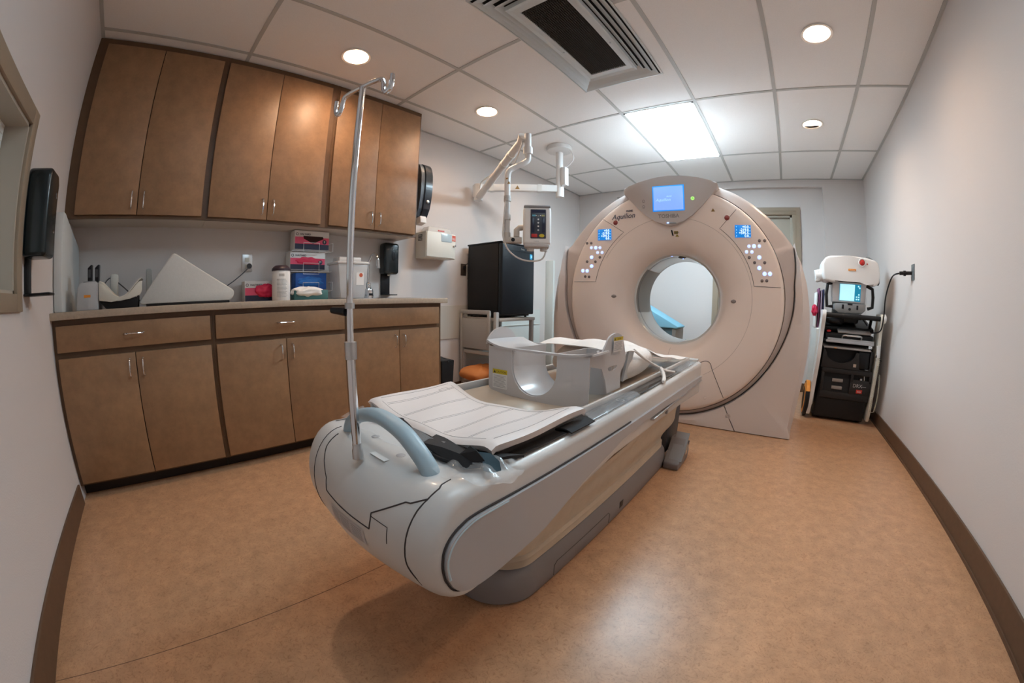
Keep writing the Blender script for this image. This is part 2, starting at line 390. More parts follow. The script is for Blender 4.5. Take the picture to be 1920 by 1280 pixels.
def light_panel(x0, x1, y0, y1, label, lit):
    lp = thing('light_panel', label, 'ceiling light', ((x0+x1)/2, (y0+y1)/2, H))
    m = MB(); a, b, c, d = x0+g, x1-g, y0+g, y1-g
    m.box(a, a+0.018, c, d, H-0.004, H+0.004); m.box(b-0.018, b, c, d, H-0.004, H+0.004); m.box(a, b, c, c+0.018, H-0.004, H+0.004); m.box(a, b, d-0.018, d, H-0.004, H+0.004)
    m.box(b-0.03, b-0.005, c+0.17, c+0.19, H-0.006, H-0.003)
    obj('frame', m, WHITE, lp)
    m = MB(); m.bm.faces.new([m.bm.verts.new(p) for p in ((a+0.012, c+0.012, H-0.010), (a+0.012, d-0.012, H-0.010), (b-0.012, d-0.012, H-0.010), (b-0.012, c+0.012, H-0.010))])
    a_, b_, c_, d_ = a+0.012, b-0.012, c+0.012, d-0.012
    for q in (((a_, c_), (a_, d_)), ((a_, d_), (b_, d_)), ((b_, d_), (b_, c_)), ((b_, c_), (a_, c_))):
        m.bm.faces.new([m.bm.verts.new(p) for p in ((*q[0], H-0.010), (*q[0], H-0.002), (*q[1], H-0.002), (*q[1], H-0.010))])
    obj('diffuser', m, lit, lp, smooth=False, recalc=False)

light_panel(LX[2], LX[3], CY[2], CY[3], 'bright white rectangular fluorescent ceiling panel in front of the scanner top', LPANEL)
light_panel(LX[3], LX[4], CY[0]-0.2, CY[1]-0.2, 'dim fill light panel added above the camera, outside the view', LFILL)  # unseen fill panel, added to brighten the couch end and near floor
# air vent: stepped frame, louvres, dark core grille
VX0, VX1, VY0, VY1 = -1.225, -0.629, 1.105, 2.333; VK = 1.35
vt = thing('air_vent', 'grey louvred ceiling air vent with dark egg-crate grille at top centre', 'air vent', ((VX0+VX1)/2, (VY0+VY1)/2, H))
ALU = mat('pale_aluminium', (0.60, 0.64, 0.65), 0.4, 0.1)
def ring_slope(m, i0, z0, i1, z1):   # sloped rectangular ring between two insets
    j0, j1 = i0*VK, i1*VK
    A = [(VX0+i0, VY0+j0, z0), (VX1-i0, VY0+j0, z0), (VX1-i0, VY1-j0, z0), (VX0+i0, VY1-j0, z0)]
    B = [(VX0+i1, VY0+j1, z1), (VX1-i1, VY0+j1, z1), (VX1-i1, VY1-j1, z1), (VX0+i1, VY1-j1, z1)]
    for k in range(4):
        k2 = (k+1) % 4
        m.bm.faces.new([m.bm.verts.new(p) for p in (A[k], A[k2], B[k2], B[k])])
m = MB(); zc = H - 0.030
ring_slope(m, 0, H+0.001, 0, H-0.006); ring_slope(m, 0, H-0.006, 0.010, H-0.010); ring_slope(m, 0.010, H-0.010, 0.014, H-0.004); obj('outer_frame', m, ALU, vt, smooth=False)
for k in range(3):
    m = MB(); i0 = 0.020 + k*0.034; zl = H-0.018-0.006*k; i1 = i0+0.030; zt_ = H-0.004
    ring_slope(m, i0, zl, i1, zt_); ring_slope(m, i1, zt_, i1-0.0005, zt_+0.0015); ring_slope(m, i0-0.0005, zl+0.002, i1-0.0005, zt_+0.0015); ring_slope(m, i0, zl, i0-0.0005, zl+0.002)
    obj('louvre', m, ALU, vt, smooth=False)
m = MB(); ring_slope(m, 0.124, zc-0.010, 0.142, zc-0.004); ring_slope(m, 0.142, zc-0.004, 0.172, zc-0.004); ring_slope(m, 0.172, zc-0.004, 0.174, zc+0.006); ring_slope(m, 0.124, zc-0.010, 0.122, zc+0.020)
m.cyl((VX0+0.155, 1.78, zc-0.003), (VX0+0.155, 1.78, zc-0.014), 0.006, 10); m.cyl((VX1-0.155, 1.83, zc-0.003), (VX1-0.155, 1.83, zc-0.014), 0.006, 10)
obj('core_frame', m, ALU, vt, smooth=False)
m = MB(); x0, x1, y0, y1 = VX0+0.173, VX1-0.173, VY0+0.173*VK, VY1-0.173*VK
n = int((x1-x0)/0.0125)
for k in range(1, n): xx = x0+k*(x1-x0)/n; m.box(xx-0.0008, xx+0.0008, y0, y1, zc-0.003, zc+0.010)
n = int((y1-y0)/0.0125)
for k in range(1, n): yy = y0+k*(y1-y0)/n; m.box(x0, x1, yy-0.0008, yy+0.0008, zc-0.003, zc+0.010)
obj('egg_crate_grille', m, mat('dark_grille', (0.07, 0.06, 0.052), 0.5), vt, smooth=False)
m = MB(); m.box(VX0+0.01, VX1-0.01, VY0+0.01, VY1-0.01, H-0.0012, H+0.003); 
obj('duct_backing', m, mat('duct_black', (0.008, 0.008, 0.008), 0.9), vt, smooth=False)

# ================================================================ CABINETS
UX, UZ0 = -2.45, 1.405
def handle_v(x, y, z0, z1):   # bow handle standing upright on a door facing +x
    m = MB(); m.tube(bez([(x, y, z0), (x+0.022, y, z0+0.006), (x+0.028, y, (z0+z1)/2), (x+0.022, y, z1-0.006), (x, y, z1)], 5), 0.0042, 8)
    m.sphere((x+0.001, y, z0), 0.006, 8); m.sphere((x+0.001, y, z1), 0.006, 8); return m
def handle_h(x, y0, y1, z):
    m = MB(); m.tube(bez([(x, y0, z), (x+0.022, y0+0.006, z), (x+0.028, (y0+y1)/2, z), (x+0.022, y1-0.006, z), (x, y1, z)], 5), 0.0042, 8)
    m.sphere((x+0.001, y0, z), 0.006, 8); m.sphere((x+0.001, y1, z), 0.006, 8); return m
ulab = ['brown laminate wall cabinet nearest the corner with the window wall', 'brown laminate wall cabinet in the middle of the three', 'brown laminate wall cabinet farthest right, behind the infusion pole']
for i, (y0, y1, s0, dm, s1) in enumerate([(YN, 0.232, -0.545, -0.183, 0.200), (0.232, 1.028, 0.240, 0.612, 0.985), (1.028, 1.80, 1.046, 1.408, 1.778)]):
    t = thing('wall_cabinet', ulab[i], 'cabinet', (XL, (y0+y1)/2, UZ0), group='brown wall cabinets')
    m = MB(); m.box(XL, UX-0.022, y0+0.0005, y1-0.0005, UZ0+0.012, H-0.001); obj('carcass', m, LAM, t, smooth=False)
    m = MB(); m.box(UX-0.021, UX-0.003, y0+0.0005, s0+0.01, UZ0, H-0.001); m.box(UX-0.021, UX-0.003, s1-0.01, y1-0.0005, UZ0, H-0.001)
    m.box(UX-0.021, UX-0.0035, y0+0.001, y1-0.001, UZ0, UZ0+0.03); m.box(UX-0.021, UX-0.0035, y0+0.001, y1-0.001, H-0.06, H-0.0015); obj('face_frame', m, LAMD, t, smooth=False)
    m = MB(); m.box(UX-0.0034, UX-0.0031, dm-0.006, dm+0.006, UZ0+0.02, H-0.046); obj('door_gap', m, LAMB, t, smooth=False)
    m = MB(); m.box(XL, UX-0.022, y0+0.001, y1-0.001, UZ0+0.003, UZ0+0.0118); obj('bottom_panel', m, UNDER, t, smooth=False)
    for (a, b, hy) in ((s0, dm-0.0022, dm-0.035), (dm+0.0022, s1, dm+0.035)):
        m = MB(); m.box(UX-0.003, UX+0.016, a, b, UZ0+0.018, H-0.045, 0.0015); d = obj('door', m, LAM, t)
        obj('handle', handle_v(UX+0.016, hy, 1.457, 1.552), CHROME, d)
BX = -2.21
blab = ['brown base cabinet nearest the corner with the window wall', 'brown base cabinet in the middle with one wide drawer', 'brown sink base cabinet farthest right, partly behind the pole']
for i, (y0, y1, s0, dm, s1) in enumerate([(YN, 0.250, -0.585, -0.175, 0.236), (0.250, 1.082, 0.266, 0.674, 1.06), (1.082, 1.866, 1.10, 1.478, 1.835)]):
    t = thing('base_cabinet', blab[i], 'cabinet', (XL, (y0+y1)/2, 0), group='brown base cabinets')
    m = MB(); m.box(XL, BX-0.022, y0+0.0005, y1-0.0005, 0.075, 0.884); obj('carcass', m, LAM, t, smooth=False)
    m = MB(); m.box(XL, BX-0.07, y0+0.001, y1-0.001, 0.0, 0.075); obj('toe_kick', m, KICK, t, smooth=False)
    m = MB(); m.box(BX-0.021, BX-0.003, y0+0.0005, s0+0.008, 0.07, 0.884); m.box(BX-0.021, BX-0.003, s1-0.008, y1-0.0005, 0.07, 0.884)
    m.box(BX-0.021, BX-0.0035, y0+0.001, y1-0.001, 0.07, 0.10); m.box(BX-0.021, BX-0.0035, y0+0.001, y1-0.001, 0.69, 0.75); m.box(BX-0.021, BX-0.0035, y0+0.001, y1-0.001, 0.84, 0.8835)
    obj('face_frame', m, LAMD, t, smooth=False)
    m = MB(); m.box(BX-0.0034, BX-0.0031, dm-0.006, dm+0.006, 0.085, 0.703); obj('door_gap', m, LAMB, t, smooth=False)
    for (a, b, hy) in ((s0, dm-0.0022, dm-0.035), (dm+0.0022, s1, dm+0.035)):
        m = MB(); m.box(BX-0.003, BX+0.016, a, b, 0.083, 0.704, 0.0015); d = obj('door', m, LAM, t)
        obj('handle', handle_v(BX+0.016, hy, 0.588, 0.672), CHROME, d)
    m = MB(); m.box(BX-0.003, BX+0.016, s0, s1, 0.733, 0.857, 0.0015); d = obj('false_front' if i == 2 else 'drawer', m, LAM, t)
    if i < 2: obj('handle', handle_h(BX+0.016, dm-0.05, dm+0.05, 0.797), CHROME, d)
# worktop with sink cut suggested by a rim
m = MB(); m.box(XL, -2.168, YN, 1.90, 0.885, 0.921, 0.004)
tag(obj('worktop', m, CTOP), 'beige laminate worktop running over the brown base cabinets', 'worktop')
sk = thing('sink', 'steel sink let into the beige worktop under the soap dispenser', 'sink', (-2.46, 1.52, 0.921))
m = MB()
def rim(u, v):
    a = 2*PI*u; r = 1.0 - 0.12*v; c, s_ = math.cos(a), math.sin(a); e = 0.45
    return (-2.44 + r*0.215*abs(c)**e*(1 if c > 0 else -1), 1.53 + r*0.25*abs(s_)**e*(1 if s_ > 0 else -1), 0.9215 + 0.004*math.sin(PI*v))
m.grid(rim, 48, 4, closeu=True); obj('rim', m, STEEL, sk)
m = MB(); m.lathe([(0.185, 0.0015), (0.17, 0.001), (0.0005, 0.001)], (-2.43, 1.53, 0.921), seg=40); obj('basin', m, mat('dark_steel', (0.2, 0.2, 0.2), 0.35, 1.0), sk)
fc = thing('faucet', 'chrome gooseneck sensor faucet standing at the back of the sink', 'faucet', (-2.60, 1.46, 0.925))
m = MB(); m.lathe([(0.0005, 0.0), (0.042, 0.0), (0.042, 0.05), (0.036, 0.07), (0.018, 0.082), (0.016, 0.10), (0.020, 0.108), (0.012, 0.122), (0.0005, 0.122)], (-2.60, 1.46, 0.925), seg=28); obj('base', m, CHROME, fc)
m = MB(); m.tube([(-2.60, 1.46, 1.03), (-2.60, 1.46, 1.2)] + [(-2.60+0.062-0.062*math.cos(a), 1.46+0.01, 1.2+0.062*math.sin(a)) for a in [PI*k/10 for k in range(1, 11)]], 0.0085, 12); obj('spout', m, CHROME, fc)
m = MB(); m.cyl((-2.476, 1.47, 1.21), (-2.470, 1.472, 1.145), 0.014, 16); obj('nozzle', m, CHROME, fc)
m = MB(); m.box(-2.560, -2.5555, 1.445, 1.475, 0.945, 0.963, 0.001); obj('sensor_eye', m, BLACK, fc)

# ================================================================ THINGS ON THE WORKTOP
Z = 0.921
m = MB(); m.prism([(-2.25, Z), (-2.25, 1.40), (-2.29, 1.40), (-2.70, 1.28), (-2.70, Z)], 'y', YN+0.004, YN+0.05, 0.006)
tag(obj('foam_positioning_board', m, mat('pale_board', (0.60, 0.61, 0.60), 0.6)), 'tall white board leaning in the corner at the left end of the worktop', 'board')
# charger / reader with two phones
ch = thing('desktop_charger', 'small light grey charging box with orange mark at the left end of the worktop', 'charger', (-2.36, -0.43, Z))
m = MB(); m.prism([(-0.492, Z), (-0.372, Z), (-0.366, 1.045), (-0.385, 1.062), (-0.470, 1.056), (-0.484, 1.035)], 'x', -2.46, -2.30, 0.006); obj('housing', m, mat('light_grey_plastic', (0.48, 0.48, 0.49), 0.45), ch)
m = MB(); m.box(-2.300, -2.2985, -0.448, -0.412, 0.984, 0.997); obj('orange_mark', m, ORP, ch)
m = MB(); m.text('', 0.01, TX(-2.298, -0.43, 1, SIDE)) if False else m.box(-2.43, -2.32, -0.455, -0.385, 1.052, 1.066, 0.003); obj('slot_plate', m, GREY, ch)
for yy, lb in ((-0.425, 'black handset standing upright in the charging box, nearer the corner'), (-0.385, 'black handset standing upright in the charging box, nearer the foam cradle')):
    h = thing('handset', lb, 'handset', (-2.37, yy, 1.06), group='black handsets in the charger')
    m = MB(); m.prism([(yy-0.010, 1.062), (yy+0.010, 1.062), (yy+0.012, 1.15), (yy+0.002, 1.143), (yy-0.010, 1.132)], 'x', -2.40, -2.345, 0.002); obj('body', m, BLACK, h)
    m = MB(); m.box(-2.345, -2.3435, yy-0.006, yy+0.007, 1.085, 1.125); obj('keypad', m, GREYD, h)
# cream head cradle: saddle curve
hc = thing('head_cradle', 'cream curved head rest lying between the charging box and the white wedge', 'head rest', (-2.38, -0.24, Z))
m = MB()
def cradle(u, v):
    y = -0.365 + 0.235*u; z = 1.058 - 0.105*math.sin(PI*min(1, u*1.02))**1.2*(0.85) + 0.01*u
    return (-2.47 + 0.17*v, y, z)
m.grid(cradle, 16, 4, thick=0.006); obj('saddle', m, CREAM, hc)
m = MB(); m.prism([(-0.365, 0.965), (-0.30, 0.955), (-0.20, 0.965), (-0.14, 0.985), (-0.13, 1.005), (-0.13, 1.055)] + [(-0.13-0.235*k/12, 1.068-0.105*math.sin(PI*min(1, (1-k/12)*1.02))**1.2*0.85-0.006) for k in range(1, 12)] + [(-0.365, 1.052)], 'x', -2.305, -2.295, 0.001); obj('front_skirt', m, CREAM, hc)
m = MB(); m.prism([(-0.366, 0.962), (-0.33, 0.922), (-0.156, 0.922), (-0.153, 0.985), (-0.16, 0.972), (-0.25, 0.955)], 'x', -2.46, -2.31, 0.003); obj('black_base', m, BLACKM, hc)
m = MB(); m.box(-2.55, -2.50, -0.33, -0.285, 0.93, 1.11, 0.012); obj('side_pad', m, mat('pale_pad', (0.52, 0.54, 0.52), 0.7), hc)
m = MB(); m.box(-2.62, -2.57, -0.12, -0.085, 0.93, 1.14, 0.01); obj('side_pad', m, mat('pale_pad', (0.52, 0.54, 0.52), 0.7), hc)
# white wedge (triangular foam)
m = MB(); m.prism([(-0.150, 0.945), (-0.135, 0.932), (0.37, 0.932), (0.395, 0.955), (0.398, 0.985), (0.385, 0.998), (0.062, 1.192), (0.048, 1.197), (0.034, 1.190)], 'x', -2.50, -2.33, 0.012, 3)
tag(obj('foam_wedge', m, mat('off_white_foam', (0.55, 0.54, 0.515), 0.6, noise=(120, 0.04))), 'off-white triangular foam wedge in the middle left of the worktop', 'wedge')
m = MB(); m.box(-2.48, -2.33, -0.11, 0.37, Z, 0.936, 0.003); tag(obj('wedge_tray', m, BLACKM), 'thin dark tray under the off-white foam wedge', 'tray')

def printed_box(name, x0, x1, y0, y1, z0, z1, lab, group, size=None, glove=PINKL, kind='w'):
    t = thing(name, lab, 'glove box', ((x0+x1)/2, (y0+y1)/2, z0), group=group); X = x1
    m = MB(); m.box(x0, x1, y0, y1, z0, z1, 0.002); obj('carton', m, WHITEP if kind == 'w' else (BLUE if kind == 'b' else TEAL), t)
    h = z1-z0; L = y1-y0
    if kind == 'w':
        m = MB(); m.box(X+0.0004, X+0.001, y0+0.002, y1-0.002, z0+0.30*h, z0+0.66*h); obj('pink_band', m, PINK, t)
        m = MB(); m.box(X+0.0004, X+0.001, y0+0.002, y1-0.002, z0+0.002, z0+0.30*h); obj('navy_band', m, NAVY, t)
        m = MB(); m.text('HALYARD', 0.018, TX(X+0.001, y0+0.10*L+0.012, z0+0.76*h, SIDE), align='LEFT', bold=0.0004); m.lathe([(0.010, 0.001), (0.006, 0.001)], (X, y0+0.065*L, z0+0.80*h), 'x', 20); obj('lettering', m, TEXTG, t)
        if size:
            m = MB(); m.lathe([(0.0165, 0.0012), (0.0005, 0.0012)], (X, y1-0.14*L, z0+0.44*h), 'x', 20); m2 = obj('size_disc', m, NAVY, t)
            m = MB(); m.text(size, 0.02, TX(X+0.0015, y1-0.14*L, z0+0.40*h, SIDE)); obj('size_letter', m, TEXTW, t)
    return t
def crumple(c, s, seed, n=22, q=1.0):
    rnd = random.Random(seed); ph = [rnd.uniform(0, 6.28) for _ in range(8)]
    m = MB()
    def f(u, v):
        a = 2*PI*u; b = PI*v; k = 1+q*(0.16*math.sin(5*a+ph[0])*math.sin(3*b+ph[1])+0.10*math.sin(7*a+ph[2]+3*b)+0.06*math.sin(8*b+ph[3]))*math.sin(b)**0.5
        return (c[0]+s[0]*k*math.sin(b)*math.cos(a), c[1]+s[1]*k*math.sin(b)*math.sin(a), c[2]+s[2]*k*math.cos(b)+0.06*s[1]*q*math.sin(4*a+ph[4])*math.sin(b))
    m.grid(f, n*2, n, closeu=True); bmesh.ops.remove_doubles(m.bm, verts=m.bm.verts[:], dist=1e-4); return m
G1 = 'glove boxes in the wire rack'
rx0, rx1 = -2.70, -2.60
t = printed_box('glove_box', rx0, rx1, 0.862, 1.125, 1.270, 1.403, 'pink and white glove box with open black slot, topmost in the wire rack', G1, 'S')
m = MB(); m.prism([(0.925, 1.365), (1.075, 1.365), (1.08, 1.35), (1.0, 1.313), (0.93, 1.345)], 'x', rx1+0.001, rx1+0.0025); obj('slot', m, mat('slot_dark', (0.03, 0.005, 0.005), 0.8), t)
t = printed_box('glove_box', rx0, rx1, 0.832, 1.097, 1.130, 1.252, 'pink and white glove box with magenta glove in its slot, second in the rack', G1, 'M')
m = crumple((rx1+0.002, 0.965, 1.192), (0.008, 0.085, 0.024), 3); obj('glove', m, PINKL, t)
t = printed_box('glove_box', rx0, rx1, 0.875, 1.11, 0.995, 1.108, 'blue glove box with blue gloves, third in the wire rack', G1, kind='b')
m = crumple((rx1+0.004, 0.985, 1.05), (0.012, 0.085, 0.03), 5); obj('glove', m, mat('bright_blue_glove', (0.01, 0.16, 0.55), 0.4), t)
t = printed_box('tissue_box', -2.58, -2.475, 0.825, 1.07, Z, 0.985, 'low teal wipe box with white tissue puffed out, on the worktop', 'boxes on the worktop', kind='t'); t['category'] = 'tissue box'
m = crumple((-2.500, 0.925, 0.975), (0.055, 0.115, 0.034), 8, 24, 0.6); obj('tissue', m, WHITEP, t)
t = printed_box('glove_box', -2.71, -2.60, 0.515, 0.775, Z, 1.054, 'pink and white glove box with bulging magenta gloves on the worktop behind the canister', 'boxes on the worktop')
m = crumple((-2.592, 0.665, 0.99), (0.018, 0.075, 0.042), 12); obj('glove', m, PINKL, t)
# wire rack
wr = thing('wire_rack', 'white wire rack holding the glove boxes on the wall', 'rack', (XL, 0.99, 0.95))
for k, zz in enumerate((1.262, 1.120, 0.985)):
    m = MB(); y0, y1 = 0.85+0.0, 1.13; xr = -2.585
    m.tube([(xr, 0.925, zz), (xr, 0.925, zz+0.055), (xr, 1.045, zz+0.055), (xr, 1.045, zz-0.02), (xr, 0.925, zz-0.02)], 0.0022, 6, closed=True)
    m.tube([(XL+0.006, 0.84, zz-0.004), (xr, 0.84, zz-0.004), (xr, 1.135, zz-0.004), (XL+0.006, 1.135, zz-0.004)], 0.0022, 6)
    m.tube([(xr-0.03, 1.135, zz-0.004), (xr, 1.15, zz+0.0), (xr, 1.15, zz+0.06), (xr-0.05, 1.14, zz+0.06)], 0.0022, 6)
    obj('wire_basket', m, WHITE, wr)
m = MB()
for y in (0.93, 1.07): m.tube([(XL+0.006, y, 0.97), (XL+0.006, y, 1.42), (-2.68, y, 1.422), (-2.66, y, 1.405)], 0.0022, 6)
obj('back_wires', m, WHITE, wr)
# wipes canister
cn = thing('wipes_canister', 'white wipes canister with dark purple lid on the worktop', 'canister', (-2.52, 0.745, Z))
m = MB(); m.lathe([(0.0005, 0), (0.058, 0), (0.061, 0.004), (0.061, 0.185), (0.058, 0.192), (0.0005, 0.192)], (-2.52, 0.745, Z), seg=36); obj('tub', m, WHITEP, cn)
m = MB(); m.lathe([(0.0005, 0.192), (0.063, 0.192), (0.063, 0.205), (0.052, 0.218), (0.040, 0.226), (0.0005, 0.227)], (-2.52, 0.745, Z), seg=36); obj('lid', m, mat('dark_purple', (0.035, 0.018, 0.028), 0.45), cn)
m = MB()
for k in range(10):
    a0 = -0.5+k*0.06
    m.bm.faces.new([m.bm.verts.new((-2.52+0.0616*math.cos(a), 0.745+0.0616*math.sin(a), zz)) for a, zz in ((a0, 1.075), (a0+0.035, 1.075), (a0+0.035, 1.092), (a0, 1.092))])
for k in range(14):
    a0, a1 = -0.75, 0.25+0.25*((k*7) % 5)/5; zz = 1.055-k*0.0085
    n = 8
    for q in range(n):
        b0 = a0+(a1-a0)*q/n; b1 = a0+(a1-a0)*(q+0.86)/n
        m.bm.faces.new([m.bm.verts.new((-2.52+0.0615*math.cos(a), 0.745+0.0615*math.sin(a), z_)) for a, z_ in ((b0, zz), (b1, zz), (b1, zz+0.003), (b0, zz+0.003))])
obj('label_print', m, TXFINE, cn, smooth=False)
# translucent sharps bin
sb = thing('sharps_bin', 'translucent white sharps bin on the worktop behind the infusion pole', 'sharps bin', (-2.56, 1.26, Z))
m = MB(); m.hexa([(-2.64, 1.165, Z+0.004), (-2.47, 1.165, Z+0.004), (-2.47, 1.36, Z+0.004), (-2.64, 1.36, Z+0.004), (-2.65, 1.14, 1.17), (-2.46, 1.14, 1.17), (-2.46, 1.385, 1.17), (-2.65, 1.385, 1.17)], 0.012); obj('tub', m, CLEAR, sb)
m = MB(); m.box(-2.655, -2.455, 1.135, 1.39, 1.168, 1.186, 0.005); m.box(-2.62, -2.50, 1.165, 1.345, 1.186, 1.222, 0.01); obj('lid', m, mat('pale_clear_lid', (0.72, 0.70, 0.69), 0.35, alpha=0.85), sb)
m = MB(); m.box(-2.4645, -2.4625, 1.285, 1.345, 1.02, 1.125); lb_ = obj('label', m, WHITEP, sb)
m = MB(); m.lathe([(0.0145, 0.003), (0.0005, 0.003)], (-2.4645, 1.322, 1.09), 'x', 20); obj('red_dot', m, mat('orange_red_print', (0.55, 0.09, 0.03), 0.5), lb_)
m = MB(); m.sphere((-2.56, 1.29, 0.96), 0.06, 12, (1, 1.4, 0.45)); obj('contents', m, mat('grey_contents', (0.3, 0.28, 0.3), 0.8), sb)
# outlets
def outlet(name, axis, a, b, z, lab, plate, plug=True, sz=(0.036, 0.058)):
    t = thing(name, lab, 'outlet', ((XL if axis == 'L' else XR), b, z))
    s = 1 if axis == 'L' else -1; x = XL if axis == 'L' else XR
    m = MB(); m.box(min(x, x+s*0.006), max(x, x+s*0.006), b-sz[0], b+sz[0], z-sz[1], z+sz[1], 0.002); obj('plate', m, plate, t)
    m = MB()
    for dz in (-0.021, 0.021): m.box(min(x, x+s*0.008), max(x, x+s*0.008), b-0.017, b+0.017, z+dz-0.015, z+dz+0.015, 0.003)
    obj('socket', m, CREAM if plate is STEEL else plate, t); return t
outlet('wall_outlet', 'L', 0, 0.557, 1.182, 'steel plate wall outlet with dark plug above the worktop', STEEL)
m = MB(); m.cyl((XL+0.008, 0.572, 1.162), (XL+0.045, 0.565, 1.158), 0.018, 14)
m.tube(bez([(XL+0.03, 0.57, 1.155), (XL+0.05, 0.52, 1.11), (XL+0.06, 0.44, 1.05), (XL+0.07, 0.36, 1.01), (XL+0.07, 0.2, 0.99), (XL+0.05, 0.05, 0.93), (XL+0.10, -0.1, 0.925), (XL+0.16, -0.2, 0.99), (XL+0.2, -0.27, 1.05), (XL+0.21, -0.33, 1.09), (XL+0.24, -0.37, 1.05)], 6), 0.0035, 8)
tag(obj('power_cord', m, GREYD), 'dark grey power cord hanging from the outlet above the worktop', 'cord')

# soap dispenser on the left wall
sd = thing('soap_dispenser', 'black touchless soap dispenser with drip tray on the wall by the faucet', 'dispenser', (XL, 1.70, 0.97))
m = MB(); m.box(XL+0.001, XL+0.10, 1.630, 1.775, 1.118, 1.375, 0.025, 4); obj('housing', m, DISP, sd)
m = MB(); m.box(XL+0.001, XL+0.015, 1.650, 1.735, 0.95, 1.13, 0.004); m.hexa([(XL+0.005, 1.65, 0.948), (XL+0.11, 1.65, 0.948), (XL+0.11, 1.75, 0.948), (XL+0.005, 1.75, 0.948), (XL+0.005, 1.65, 0.956), (XL+0.11, 1.65, 0.956), (XL+0.11, 1.75, 0.956), (XL+0.005, 1.75, 0.956)], 0.003)
obj('drip_tray', m, BLACK, sd)
m = MB(); m.sphere((XL+0.1, 1.713, 1.27), 0.018, 14, (0.15, 1, 2.3)); obj('level_window', m, BLACK, sd)
m = MB(); m.lathe([(0.006, 0.1015), (0.0005, 0.1015)], (XL, 1.713, 1.325), 'x', 12); obj('printed_mark', m, mat('pale_print', (0.35, 0.38, 0.4), 0.5), sd)
m = MB(); m.lathe([(0.012, 0.0), (0.008, -0.012), (0.0005, -0.014)], (XL+0.05, 1.70, 1.12), 'z', 12); obj('nozzle', m, CREAM, sd)

# dark curved towel dispenser, just past the wall cabinets
td = thing('towel_dispenser', 'dark grey curved paper towel dispenser beside the right end of the wall cabinets', 'dispenser', (XL, 1.95, 1.58))
def tprof(d): return [(XL, 1.58), (XL+0.20-d, 1.58), (XL+0.235-d, 1.60)] + [(p.x, p.y) for p in bez([(XL+0.268-d, 1.66, 0), (XL+0.290-d, 1.78, 0), (XL+0.295-d, 1.88, 0), (XL+0.288-d, 1.97, 0), (XL+0.262-d, 2.035, 0), (XL+0.225-d, 2.06, 0)], 5)] + [(XL, 2.075)]
m = MB(); m.prism(tprof(0.012), 'y', 1.885, 1.955, 0.008, 3); obj('cover', m, mat('smoke_grey_cover', (0.018, 0.024, 0.034), 0.25, coat=0.2), td)
m = MB(); m.prism(tprof(0.024), 'y', 1.846, 1.886, 0.006); obj('side_cheek', m, mat('slate_grey_cover', (0.085, 0.105, 0.13), 0.35), td)
m = MB(); m.sphere((XL+0.272, 1.92, 1.72), 0.016, 12, (0.5, 1, 1)); obj('lock', m, STEEL, td)
m = MB(); m.prism([(XL+0.15, 1.585), (XL+0.24, 1.60), (XL+0.25, 1.545), (XL+0.18, 1.53)], 'y', 1.87, 1.93, 0.002); obj('paper_tongue', m, WHITEP, td)

# sharps cabinet
sc_ = thing('sharps_cabinet', 'cream locked sharps cabinet on the wall left of the refrigerator', 'cabinet', (XL, 2.2, 1.28))
m = MB(); m.box(XL+0.001, -2.585, 2.005, 2.345, 1.275, 1.505, 0.005); obj('housing', m, CREAM, sc_)
m = MB(); m.box(-2.585, -2.578, 2.012, 2.34, 1.282, 1.500, 0.002); d = obj('door', m, mat('cream_door', (0.70, 0.67, 0.60), 0.45), sc_)
m = MB(); m.box(-2.578, -2.5755, 2.170, 2.292, 1.425, 1.500, 0.001); obj('window', m, mat('pale_blue_window', (0.45, 0.55, 0.60), 0.2), d)
m = MB(); m.box(-2.578, -2.5765, 2.298, 2.34, 1.440, 1.492); lb2 = obj('red_label', m, mat('orange_red_label', (0.62, 0.10, 0.05), 0.5), d)
m = MB(); m.box(-2.5765, -2.576, 2.303, 2.335, 1.452, 1.456); m.box(-2.5765, -2.576, 2.303, 2.335, 1.463, 1.466); obj('label_print', m, TEXTW, lb2)
m = MB(); m.cyl((-2.578, 2.325, 1.398), (-2.562, 2.325, 1.398), 0.010, 14); obj('lock', m, CHROME, d)
m = MB()
for k in range(5): m.box(XL+0.04, XL+0.10, 2.0035, 2.0048, 1.425+k*0.012, 1.431+k*0.012)
obj('side_vent', m, BLACKM, sc_)
m = MB(); m.hexa([(XL+0.01, 2.04, 1.505), (-2.60, 2.04, 1.505), (-2.60, 2.33, 1.505), (XL+0.01, 2.33, 1.505), (XL+0.02, 2.07, 1.56), (-2.63, 2.07, 1.56), (-2.63, 2.31, 1.56), (XL+0.02, 2.31, 1.56)], 0.012)
ins = obj('clear_container_top', m, mat('clear_lid', (0.75, 0.73, 0.70), 0.2, alpha=0.6), sc_)
m = MB(); m.text('SHARPS', 0.022, TX(-2.607, 2.19, 1.515, SIDE), bold=0.0008, shear=0.2); obj('red_lettering', m, RED, ins)

# ================================================================ REFRIGERATOR ON CART
FX = -2.237; FY0, FY1 = 2.604, 3.085
fr = thing('mini_refrigerator', 'black compact refrigerator standing on the beige cart', 'refrigerator', (-2.46, 2.84, 0.745))
m = MB(); m.box(-2.68, FX-0.055, FY0, FY1, 0.757, 1.435, 0.006); obj('cabinet', m, BLACKM, fr)
m = MB(); m.box(-2.69, FX-0.01, FY0-0.003, FY1+0.003, 1.4355, 1.450, 0.004); obj('top_panel', m, BLACK, fr)
m = MB(); m.box(FX-0.050, FX, FY0-0.002, FY1+0.002, 0.775, 1.432, 0.012, 3); d = obj('door', m, mat('satin_black_door', (0.004, 0.007, 0.011), 0.38, spec=0.35), fr)
m = MB(); m.box(FX+0.0002, FX+0.002, FY0+0.03, FY1-0.02, 1.372, 1.3745); obj('handle_groove', m, mat('groove', (0.002, 0.002, 0.002), 0.8), d)
